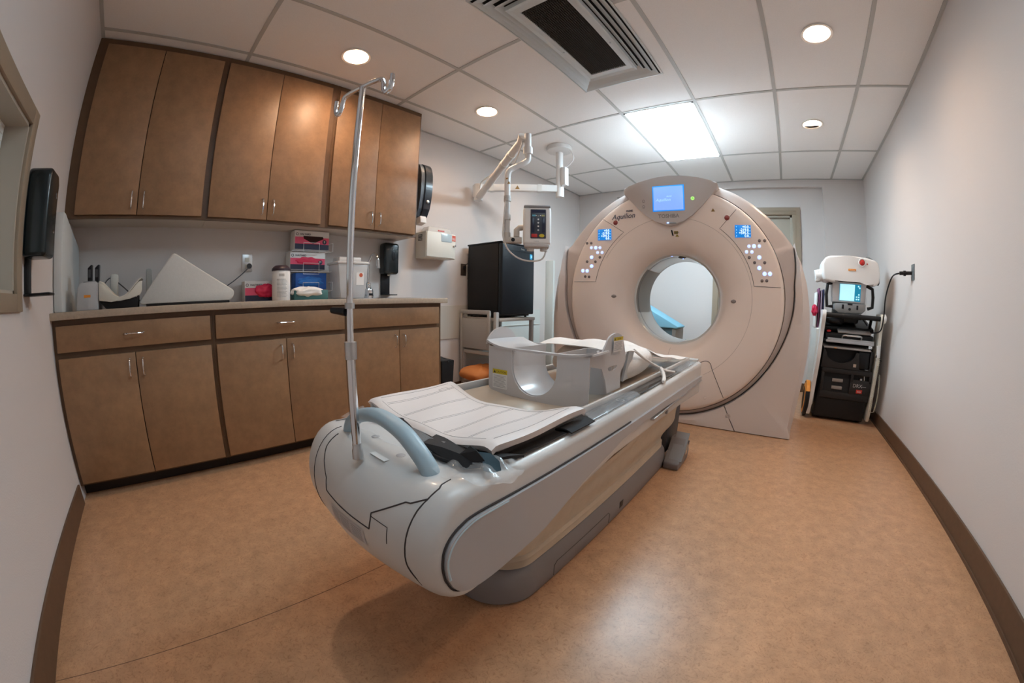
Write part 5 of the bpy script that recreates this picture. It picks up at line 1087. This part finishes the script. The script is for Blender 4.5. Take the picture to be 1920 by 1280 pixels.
def panel_with_hole(outer, hole, x0, x1):
    from mathutils.geometry import tessellate_polygon
    m = MB(); P_ = [Vector((0, *p)) for p in outer]; Q_ = [Vector((0, *p)) for p in hole]; al = P_+Q_
    fr = [m.bm.verts.new((x0, p.y, p.z)) for p in al]; bk = [m.bm.verts.new((x1, p.y, p.z)) for p in al]
    for t in tessellate_polygon([P_, Q_]):
        m.bm.faces.new([fr[i] for i in t]); m.bm.faces.new([bk[i] for i in t[::-1]])
    for n0, n1 in ((0, len(P_)), (len(P_), len(al))):
        for i in range(n0, n1):
            j = i+1 if i+1 < n1 else n0; m.bm.faces.new((fr[i], fr[j], bk[j], bk[i]))
    return m
m = panel_with_hole(WO, WH, -0.556, -0.550)
wr_ = obj('wing', m, KNEE, ks)
def sticker(par, M, w_, h_):
    m = MB(); m.grid(lambda u, v: tuple(M @ Vector((-w_/2+w_*u, -h_/2+h_*v, 0.0))), 1, 1); a = obj('caution_label', m, WHITEP, par, smooth=False, recalc=False)
    m = MB(); m.grid(lambda u, v: tuple(M @ Vector((-w_/2+w_*u, h_/2-0.018*h_/0.075+0.018*h_/0.075*v, 0.0003))), 1, 1); obj('yellow_band', m, YEL, a, smooth=False, recalc=False)
    m = MB(); m.text('CAUTION', 0.0115*h_/0.075, M @ Matrix.Translation((0.006, h_/2-0.0135*h_/0.075, 0.0004)), ext=0.0001)
    t0 = -w_/2+0.004; zz = h_/2-0.015*h_/0.075; 
    m.bm.faces.new([m.bm.verts.new(M @ Vector(p)) for p in ((t0, zz, 0.0005), (t0+0.012, zz, 0.0005), (t0+0.006, zz+0.011, 0.0005))]); obj('caution_lettering', m, mat('black_print', (0.05, 0.04, 0.01), 0.5), a, smooth=False, recalc=False)
    m = MB()
    for k in range(10):
        y_ = h_/2-0.026*h_/0.075-k*0.0048*h_/0.075
        m.grid(lambda u, v: tuple(M @ Vector((-w_/2+0.004+(w_-0.010-0.012*((k*5) % 3)/3)*u, y_+0.0016*v, 0.0004))), 1, 1)
    obj('fine_print', m, TXFINE, a, smooth=False, recalc=False)
sticker(fpz, TX(-0.907, KY0-0.0008, 0.622), 0.070, 0.072)
Mw = Matrix(((0, 0, 1, -0.5432), (1, 0, 0, 1.278), (0, 1, 0, 0.766), (0, 0, 0, 1)))
sticker(wr_, Mw, 0.085, 0.052)

# white cloth bundle behind the support, with trailing sheet and tie
cl = thing('cloth_bundle', 'white padded cloth bundle and sheet lying on the couch behind the grey support', 'cloth bundle', (-0.74, 1.7, 0.6))
m = MB()
def bun(u, v):
    a = 2*PI*u; b = PI*v; c, s_ = math.cos(a), math.sin(a); e = 0.75
    X_ = -0.755 + 0.205*abs(math.sin(b))**0.6*abs(c)**e*(1 if c > 0 else -1)
    Y_ = 1.62 + 0.27*math.sin(b)**0.7*abs(s_)**e*(1 if s_ > 0 else -1)
    Z_ = 0.655 + 0.078*math.cos(b) + 0.012*math.sin(6*X_*6+5*Y_)*math.sin(b)
    return (X_, Y_, max(zcr(X_)+0.003, Z_))
m.grid(bun, 48, 24, closeu=True); bmesh.ops.remove_doubles(m.bm, verts=m.bm.verts[:], dist=1e-4); obj('padding', m, SHEET, cl)
m = MB(); m.grid(lambda u, v: (-0.965+0.415*u+0.03*v, 1.72+0.60*v, 0.602 + 0.108*(1-v)**1.6*(0.75+0.25*math.sin(PI*u)) + 0.008*math.sin(22*u+6*v)*math.sin(5*v+1) + 0.008), 30, 24, thick=0.003); obj('sheet', m, SHEET, cl)
m = MB(); m.grid(lambda u, v: (-0.575+0.02*v-0.01*u, 1.42+0.085*u, 0.600+0.122*v), 6, 6, thick=0.010); obj('pad_end', m, mat('pale_grey_cloth', (0.52, 0.54, 0.56), 0.8), cl)
m = MB(); P_ = bez([(-0.565, 1.50, 0.722), (-0.545, 1.58, 0.68), (-0.525, 1.68, 0.64), (-0.50, 1.78, 0.605), (-0.47, 1.84, 0.592)], 6)
m.tube(P_, 0.006, 8); m.tube(bez([(-0.512, 1.73, 0.622), (-0.488, 1.70, 0.604), (-0.470, 1.66, 0.590), (-0.458, 1.61, 0.5835)], 5), [0.009]*15+[0.006], 8); obj('tie_strap', m, SHEET, cl)
m = MB(); m.sphere((-0.80, 1.40, 0.640), 0.062, 20, (1.0, 0.9, 0.9)); obj('padding_lobe', m, SHEET, cl)
m = MB(); m.sphere((-0.63, 1.38, 0.645), 0.055, 20, (0.8, 1.0, 0.9)); obj('padding_lobe', m, SHEET, cl)
m = MB(); m.grid(lambda u, v: (-0.955+0.40*u, 1.30+0.22*v, 0.742+0.012*math.sin(PI*v)+0.008*math.sin(13*u)*math.sin(PI*v)-0.03*abs(2*u-1)**4), 24, 10, thick=0.003); obj('cloth_fold', m, SHEET, cl)

# ================================================================ BLUE WEDGE AND CABINET BEHIND THE SCANNER
m = MB(); m.prism([(-1.95, 0.655), (-1.10, 0.655), (-1.085, 0.675), (-1.54, 0.905), (-1.60, 0.910), (-1.95, 0.75)], 'y', 4.28, 4.62, 0.01); tag(obj('blue_foam_wedge', m, SKYB), 'pale blue foam wedge seen through the scanner bore', 'wedge')
sc2 = thing('storage_cart', 'dark grey equipment cart under the blue wedge, seen through the bore', 'cart', (-1.5, 4.45, 0))
m = MB(); m.box(-1.90, -1.16, 4.30, 4.66, 0.03, 0.65, 0.004); obj('body', m, mat('slate_panel', (0.10, 0.16, 0.18), 0.5), sc2)
m = MB(); m.box(-1.16, -1.115, 4.29, 4.66, 0.0, 0.652, 0.004); obj('end_panel', m, mat('taupe_panel', (0.22, 0.19, 0.165), 0.5), sc2)
for k in range(3):
    m = MB(); m.box(-1.86, -1.24, 4.275, 4.30, 0.10+0.17*k, 0.25+0.17*k, 0.004); d = obj('drawer', m, mat('pale_slate', (0.16, 0.25, 0.28), 0.4), sc2)
    m = MB(); m.box(-1.70, -1.40, 4.262, 4.275, 0.215+0.17*k, 0.23+0.17*k, 0.002); obj('pull', m, BLACK, d)

# ================================================================ PORTABLE X-RAY MACHINE (front toward the camera)
xr = thing('portable_xray_machine', 'black and white portable x-ray machine with lit screen between scanner and right wall', 'x-ray machine', (0.69, 4.1, 0))
XB = mat('xray_charcoal', (0.012, 0.011, 0.011), 0.5, spec=0.3); XBL = mat('xray_black', (0.004, 0.004, 0.005), 0.5, spec=0.3)
Y0 = 3.75
m = MB(); m.hexa([(0.445, Y0+0.01, 0.03), (0.925, Y0+0.01, 0.03), (0.925, Y0+0.62, 0.03), (0.445, Y0+0.62, 0.03), (0.475, Y0+0.04, 0.44), (0.945, Y0+0.04, 0.44), (0.945, Y0+0.62, 0.44), (0.475, Y0+0.62, 0.44)], 0.01)
obj('lower_body', m, XB, xr)
# lower front: recessed tray opening frame
m = MB(); yf = Y0+0.004
m.box(0.470, 0.945, yf, Y0+0.05, 0.20, 0.262, 0.008); m.box(0.470, 0.497, yf, Y0+0.05, 0.25, 0.43, 0.006); m.box(0.748, 0.95, yf, Y0+0.05, 0.25, 0.385, 0.008); m.box(0.470, 0.95, yf, Y0+0.05, 0.425, 0.47, 0.008); m.box(0.748, 0.775, yf, Y0+0.05, 0.36, 0.44, 0.004); m.box(0.925, 0.95, yf, Y0+0.05, 0.36, 0.44, 0.004)
lf = obj('front_fascia', m, mat('xray_grey', (0.020, 0.018, 0.018), 0.5, spec=0.35), xr)
m = MB(); m.box(0.497, 0.748, Y0+0.036, Y0+0.042, 0.262, 0.425); m.box(0.775, 0.925, Y0+0.036, Y0+0.042, 0.385, 0.425); obj('tray_recess', m, XBL, xr)
for zz in (0.285, 0.35):
    m = MB(); m.box(0.58, 0.68, Y0+0.012, Y0+0.034, zz, zz+0.028, 0.003); obj('tray_label', m, mat('pale_tape', (0.30, 0.27, 0.25), 0.6), xr)
m = MB(); m.text('DRX', 0.044, TX(0.822, yf-0.001, 0.322), ext=0.0008); m.box(0.862, 0.905, yf-0.0015, yf, 0.331, 0.334); obj('model_lettering', m, mat('silver_print', (0.45, 0.43, 0.43), 0.4), lf)
m = MB(); m.box(0.815, 0.872, yf-0.003, yf, 0.272, 0.304, 0.001); rb = obj('red_badge', m, mat('bright_red', (0.55, 0.03, 0.02), 0.4), lf)
m = MB(); m.text('RAD', 0.018, TX(0.843, yf-0.0035, 0.281), ext=0.0003); obj('badge_lettering', m, TEXTW, rb)
m = MB(); m.tube([(0.885, Y0+0.02, 0.37), (0.875, Y0+0.02, 0.425)], 0.004, 8); m.cyl((0.85, Y0+0.03, 0.385), (0.85, Y0+0.03, 0.40), 0.016, 12); obj('tray_item', m, STEEL, xr)
# upper fascia with round bin and box bin
m = MB(); m.box(0.445, 0.955, Y0+0.30, Y0+0.60, 0.44, 0.80, 0.02); obj('upper_body', m, XB, xr)
m = MB()
pol = [(0.455, 0.47)] + [(0.928, 0.47), (0.935, 0.64), (0.905, 0.64), (0.915, 0.485), (0.905, 0.475), (0.82, 0.475), (0.81, 0.485), (0.80, 0.62), (0.775, 0.62)] + [(0.63+0.135*math.cos(a), 0.60-0.085*math.sin(a)) for a in [PI*k/10 for k in range(11)]] + [(0.480, 0.625), (0.465, 0.625)]
m.prism(pol, 'y', Y0+0.0, Y0+0.03, 0.002); obj('bin_fascia', m, mat('xray_grey', (0.020, 0.018, 0.018), 0.5, spec=0.35), xr)
m = MB(); m.box(0.47, 0.93, Y0+0.06, Y0+0.07, 0.48, 0.66); obj('bin_recess', m, XBL, xr)
m = MB(); m.box(0.80, 0.905, Y0+0.012, Y0+0.058, 0.482, 0.632, 0.006); obj('black_holder', m, BLACK, xr)
m = MB(); m.box(0.755, 0.782, Y0-0.002, Y0, 0.495, 0.522); fpn = obj('small_sticker', m, mat('peach_sticker', (0.5, 0.38, 0.3), 0.5), xr)
m = MB(); m.hexa([(0.462, Y0-0.02, 0.640), (0.905, Y0-0.02, 0.640), (0.905, Y0+0.22, 0.660), (0.462, Y0+0.22, 0.660), (0.462, Y0-0.02, 0.652), (0.905, Y0-0.02, 0.652), (0.905, Y0+0.22, 0.672), (0.462, Y0+0.22, 0.672)], 0.003); dt_ = obj('detector_panel', m, mat('detector_grey', (0.30, 0.28, 0.27), 0.35), xr)
m = MB(); m.box(0.555, 0.580, Y0-0.0215, Y0-0.0203, 0.643, 0.650); obj('orange_tab', m, ORP, dt_)
m = MB(); m.box(0.480, 0.93, Y0+0.0, Y0+0.20, 0.690, 0.712, 0.004); m.box(0.490, 0.93, Y0+0.005, Y0+0.03, 0.71, 0.73, 0.004); obj('silver_shelf', m, mat('silver_shelf', (0.42, 0.44, 0.47), 0.3), xr)
m = MB(); m.box(0.475, 0.925, Y0+0.03, Y0+0.22, 0.712, 0.772, 0.01); ck = obj('black_cassette', m, BLACKM, xr)
m = MB(); m.tube(bez([(0.63, Y0+0.03, 0.735), (0.64, Y0+0.005, 0.758), (0.72, Y0+0.0, 0.762), (0.80, Y0+0.005, 0.758), (0.81, Y0+0.03, 0.735)], 6), 0.008, 10); m.box(0.665, 0.79, Y0-0.010, Y0-0.006, 0.752, 0.760, 0.002); obj('carry_handle', m, STEEL, ck)
m = MB(); m.hexa([(0.585, Y0+0.02, 0.776), (0.90, Y0+0.02, 0.776), (0.90, Y0+0.16, 0.81), (0.585, Y0+0.16, 0.81), (0.585, Y0+0.02, 0.792), (0.90, Y0+0.02, 0.792), (0.90, Y0+0.16, 0.824), (0.585, Y0+0.16, 0.824)], 0.003); obj('grey_tray', m, mat('tray_grey', (0.26, 0.24, 0.23), 0.5), xr)
m = MB(); m.sphere((0.50, Y0+0.03, 0.785), 0.022, 14, (1, .7, .5)); obj('red_knob', m, RED, xr)
# console top, push bar with round end caps
m = MB(); m.hexa([(0.46, Y0+0.10, 0.79), (0.94, Y0+0.10, 0.79), (0.94, Y0+0.55, 0.86), (0.46, Y0+0.55, 0.86), (0.46, Y0+0.10, 0.83), (0.94, Y0+0.10, 0.83), (0.94, Y0+0.55, 0.92), (0.46, Y0+0.55, 0.92)], 0.01); obj('console_top', m, XBL, xr)
m = MB(); m.tube([(0.455, Y0-0.02, 0.925), (0.985, Y0-0.02, 0.925)], 0.021, 18); m.tube([(0.61, Y0-0.02, 0.925), (0.78, Y0-0.02, 0.925)], 0.0245, 18); hb = obj('push_bar', m, BLACKM, xr)
m = MB(); m.sphere((1.003, Y0-0.01, 0.928), 0.04, 20, (0.55, 1, 1.05)); obj('bar_end_cap', m, WHITE, hb)
for x in (0.60, 0.88):
    m = MB(); m.tube([(x, Y0-0.01, 0.91), (x+0.03, Y0+0.16, 0.83)], 0.014, 10); obj('bar_bracket', m, XBL, hb)
m = MB(); m.tube(bez([(0.74, Y0+0.06, 0.86), (0.75, Y0+0.03, 0.905), (0.80, Y0+0.03, 0.915), (0.86, Y0+0.05, 0.86)], 6), 0.007, 8); m.sphere((0.56, Y0+0.10, 0.875), 0.07, 16, (1.3, .8, .5)); obj('cable_loop', m, BLACK, xr)
m = MB(); m.hexa([(0.47, Y0+0.12, 0.85), (0.60, Y0+0.12, 0.85), (0.60, Y0+0.2, 0.87), (0.47, Y0+0.2, 0.87), (0.48, Y0+0.12, 0.90), (0.58, Y0+0.12, 0.90), (0.58, Y0+0.2, 0.92), (0.48, Y0+0.2, 0.92)]); obj('teal_case', m, mat('dark_teal', (0.02, 0.08, 0.10), 0.4), xr)
# white swooping side frames
def side_frame(xa, xb, bias):
    m = MB(); ctl = [(Y0-0.02, 0.965), (Y0-0.045, 0.93), (Y0-0.045, 0.88), (Y0-0.02, 0.80), (Y0-0.025, 0.68), (Y0-0.04, 0.55), (Y0-0.03, 0.46), (Y0-0.02, 0.30), (Y0-0.03, 0.14), (Y0-0.015, 0.04)]
    front = [(p.x, p.y) for p in bez([(a_, b_, 0) for a_, b_ in ctl], 4)]
    back = [(y+0.13+0.10*(1-abs(z_-0.5)), z_) for y, z_ in front]
    m.prism(front + back[::-1], 'x', xa, xb, 0.008, 2)
    m.xform(Matrix(((1, 0, bias, -bias*0.5), (0, 1, 0, 0), (0, 0, 1, 0), (0, 0, 0, 1)))); return m
obj('side_frame', side_frame(0.400, 0.434, 0.055), WHITE, xr)
obj('side_frame', side_frame(0.958, 0.985, 0.015), CREAM, xr)
m = MB(); m.box(0.385, 0.44, Y0+0.08, Y0+0.6, 0.10, 0.80, 0.02); obj('side_shroud', m, mat('pale_shroud', (0.62, 0.62, 0.60), 0.4), xr)
for (x, y, r_) in ((0.362, Y0+0.10, 0.16), (0.94, Y0+0.45, 0.16)):
    m = MB(); m.lathe([(0.0005, -0.022), (r_-0.02, -0.022), (r_, -0.012), (r_, 0.012), (r_-0.02, 0.022), (0.0005, 0.022)], (x, y, r_+0.001), 'x', 40); wh = obj('wheel', m, BLACKM, xr)
    m = MB(); sg = -1 if x < 0.6 else 1; m.lathe([(r_-0.012, sg*0.018), (r_-0.03, sg*0.026), (r_-0.055, sg*0.026)], (x, y, r_+0.001), 'x', 40); m.lathe([(r_-0.004, -0.021), (r_+0.002, -0.014), (r_+0.002, 0.014), (r_-0.004, 0.021)], (x, y, r_+0.001), 'x', 40, -0.3, 2.6); obj('orange_rim', m, ORP, wh)
m = MB(); m.box(0.44, 0.93, Y0+0.04, Y0+0.6, 0.015, 0.06, 0.01); obj('chassis', m, XBL, xr)
for x in (0.50, 0.88):
    m = MB(); m.cyl((x-0.015, Y0+0.10, 0.03), (x+0.015, Y0+0.10, 0.03), 0.03, 18); obj('caster', m, BLACKM, xr)
# hand switch and coiled cable on the right side
m = MB(); m.tube([(0.965, Y0-0.035, 0.70), (0.975, Y0-0.035, 0.60)], [0.020, 0.014], 12); hs = obj('hand_switch', m, WHITE, xr)
m = MB(); m.tube([(0.955, Y0-0.01, 0.61), (0.99, Y0-0.03, 0.605), (1.0, Y0-0.03, 0.58), (0.96, Y0-0.01, 0.575)], 0.012, 10); obj('switch_holder', m, BLACK, hs)
m = MB(); pts = []
for k in range(260):
    t = k/259
    if t < 0.55: f = t/0.55; y_, z_, x_ = Y0-0.045, 0.59-0.46*f, 0.985-0.035*math.sin(PI*f*0.5)+0.02*f
    else: f = (t-0.55)/0.45; y_, z_, x_ = Y0-0.03, 0.13+0.33*f-0.02*math.sin(PI*f), 1.005+0.012*math.sin(PI*f)
    pts.append((x_+0.006*math.cos(k*1.2), y_+0.006*math.sin(k*1.2), z_))
m.tube(pts, 0.0026, 5); obj('coiled_cable', m, mat('ivory_cable', (0.52, 0.50, 0.40), 0.5), xr)
# column neck, screen and tube head
m = MB(); m.box(0.56, 0.80, Y0+0.14, Y0+0.40, 0.86, 1.25, 0.03); obj('column', m, XB, xr)
m = MB(); m.hexa([(0.515, Y0+0.03, 1.04), (0.825, Y0+0.03, 1.04), (0.825, Y0+0.14, 1.04), (0.515, Y0+0.14, 1.04), (0.505, Y0+0.0, 1.215), (0.825, Y0+0.0, 1.215), (0.825, Y0+0.14, 1.215), (0.505, Y0+0.14, 1.215)], 0.012); mo = obj('monitor_housing', m, mat('monitor_grey', (0.60, 0.60, 0.61), 0.4), xr)
def scr(x0, x1, z0, z1, dd, name, mt_s, par):
    def yy(z_): return Y0+0.03-0.03*(z_-1.04)/0.175-dd
    m = MB(); m.hexa([(x0, yy(z0), z0), (x1, yy(z0), z0), (x1, yy(z0)+0.003, z0), (x0, yy(z0)+0.003, z0), (x0, yy(z1), z1), (x1, yy(z1), z1), (x1, yy(z1)+0.003, z1), (x0, yy(z1)+0.003, z1)]); return obj(name, m, mt_s, par)
s0 = scr(0.575, 0.775, 1.055, 1.200, 0.001, 'screen', SCRT, mo)
scr(0.580, 0.718, 1.058, 1.197, 0.002, 'screen_page', SCRC, s0)
for (x, z_) in ((0.732, 1.068), (0.752, 1.068), (0.732, 1.088), (0.752, 1.088), (0.752, 1.108), (0.745, 1.178), (0.757, 1.165)): scr(x, x+0.013, z_, z_+0.012, 0.0025, 'screen_icon', SCRC, s0)
m = MB(); m.prism([(0.535, 1.03), (0.825, 1.04), (0.825, 0.985), (0.79, 0.952), (0.575, 0.948), (0.53, 0.975)], 'y', Y0+0.0, Y0+0.10, 0.008); cl_ = obj('collimator_bracket', m, mat('bracket_grey', (0.26, 0.26, 0.26), 0.45), xr)
for q in ((0.602, 0.620, 0.985, 1.022), (0.737, 0.755, 0.985, 1.022), (0.655, 0.70, 1.020, 1.034)):
    m = MB(); m.box(q[0], q[1], Y0-0.003, Y0+0.001, q[2], q[3], 0.001); obj('slot', m, BLACK, cl_)
m = MB(); m.lathe([(0.012, -0.002), (0.0005, -0.002)], (0.675, Y0, 0.985), 'y', 16); obj('screw_hole', m, BLACK, cl_)
for pts in (([(0.515, 1.205), (0.467, 1.19), (0.455, 1.10), (0.465, 0.998), (0.52, 1.0)]), ([(0.83, 1.195), (0.885, 1.17), (0.893, 1.10), (0.89, 1.015), (0.845, 1.0)])):
    m = MB(); m.tube([(x, Y0+0.02, z_) for x, z_ in pts], 0.015, 12); obj('grab_handle', m, XB, xr)
m = MB(); pol = [(0.425, 1.215), (0.52, 1.20), (0.60, 1.235), (0.75, 1.235), (0.82, 1.215), (0.88, 1.185), (0.93, 1.215), (0.94, 1.29), (0.925, 1.375), (0.90, 1.405), (0.82, 1.425), (0.65, 1.436), (0.48, 1.430), (0.43, 1.41), (0.405, 1.36), (0.41, 1.27)]
m.prism(pol, 'y', Y0-0.06, Y0+0.22, 0.045, 5); th_ = obj('tube_head', m, WHITE, xr)
m = MB(); m.cyl((0.355, Y0+0.08, 1.255), (0.42, Y0+0.08, 1.27), 0.055, 24); m.box(0.352, 0.40, Y0+0.03, Y0+0.13, 1.205, 1.31, 0.02); obj('tube_end', m, WHITE, th_)
m = MB(); m.cyl((0.935, Y0+0.08, 1.26), (0.955, Y0+0.08, 1.26), 0.05, 24); obj('tube_end', m, GREYD, th_, label='dark round tube end')
m = MB(); m.lathe([(0.036, -0.062), (0.034, -0.070), (0.027, -0.070), (0.025, -0.060)], (0.768, Y0, 1.382), 'y', 28); rg = obj('button_ring', m, WHITE, th_)
m = MB(); m.lathe([(0.025, -0.060), (0.024, -0.066), (0.012, -0.074), (0.0005, -0.075)], (0.768, Y0, 1.382), 'y', 24); obj('red_stop_button', m, RED, rg)
m = MB(); m.lathe([(0.006, -0.0615), (0.0005, -0.0615)], (0.815, Y0, 1.372), 'y', 12); obj('red_mark', m, RED, th_)
m = MB(); m.box(0.642, 0.712, Y0-0.0625, Y0-0.0605, 1.306, 1.324, 0.0005); ot = obj('orange_nameplate', m, ORP, th_)
m = MB(); m.text('Carestream', 0.011, TX(0.677, Y0-0.0628, 1.311), ext=0.0002); obj('nameplate_lettering', m, WHITEP, ot)
m = crumple((0.875, Y0+0.20, 1.43), (0.05, 0.05, 0.035), 41, 14); obj('cable_coil', m, mat('mottled_grey', (0.15, 0.16, 0.16), 0.4), xr)
# binders held at the left of the column
for k, (cmat, lb_) in enumerate(((WHITEP, 'thin white folder, leftmost of the folders beside the x-ray monitor'), (mat('purple_board', (0.20, 0.06, 0.14), 0.5), 'thin purple folder between the white and navy ones beside the x-ray monitor'), (mat('mauve_board', (0.45, 0.32, 0.42), 0.5), 'thin mauve folder beside the x-ray monitor'), (mat('navy_board', (0.03, 0.03, 0.09), 0.5), 'thin navy folder closest to the x-ray monitor'))):
    t = thing('folder', lb_, 'folder', (0.385+0.021*k, 3.97, 0.80), group='folders on the x-ray machine')
    zt_ = (1.12, 1.16, 1.14, 1.15)[k]
    m = MB(); m.box(0.380+0.022*k, 0.392+0.022*k, 3.93, 4.14, 0.801, zt_, 0.001); obj('cover', m, cmat, t)
    m = MB(); m.box(0.3815+0.022*k, 0.3905+0.022*k, 3.932, 4.138, 0.803, zt_+0.002); obj('pages', m, WHITEP, t)
m = crumple((0.365, 3.90, 0.955), (0.03, 0.04, 0.05), 51, 12); tag(obj('pink_glove', m, PINKL), 'crumpled pink glove left of the folders by the x-ray machine', 'glove')
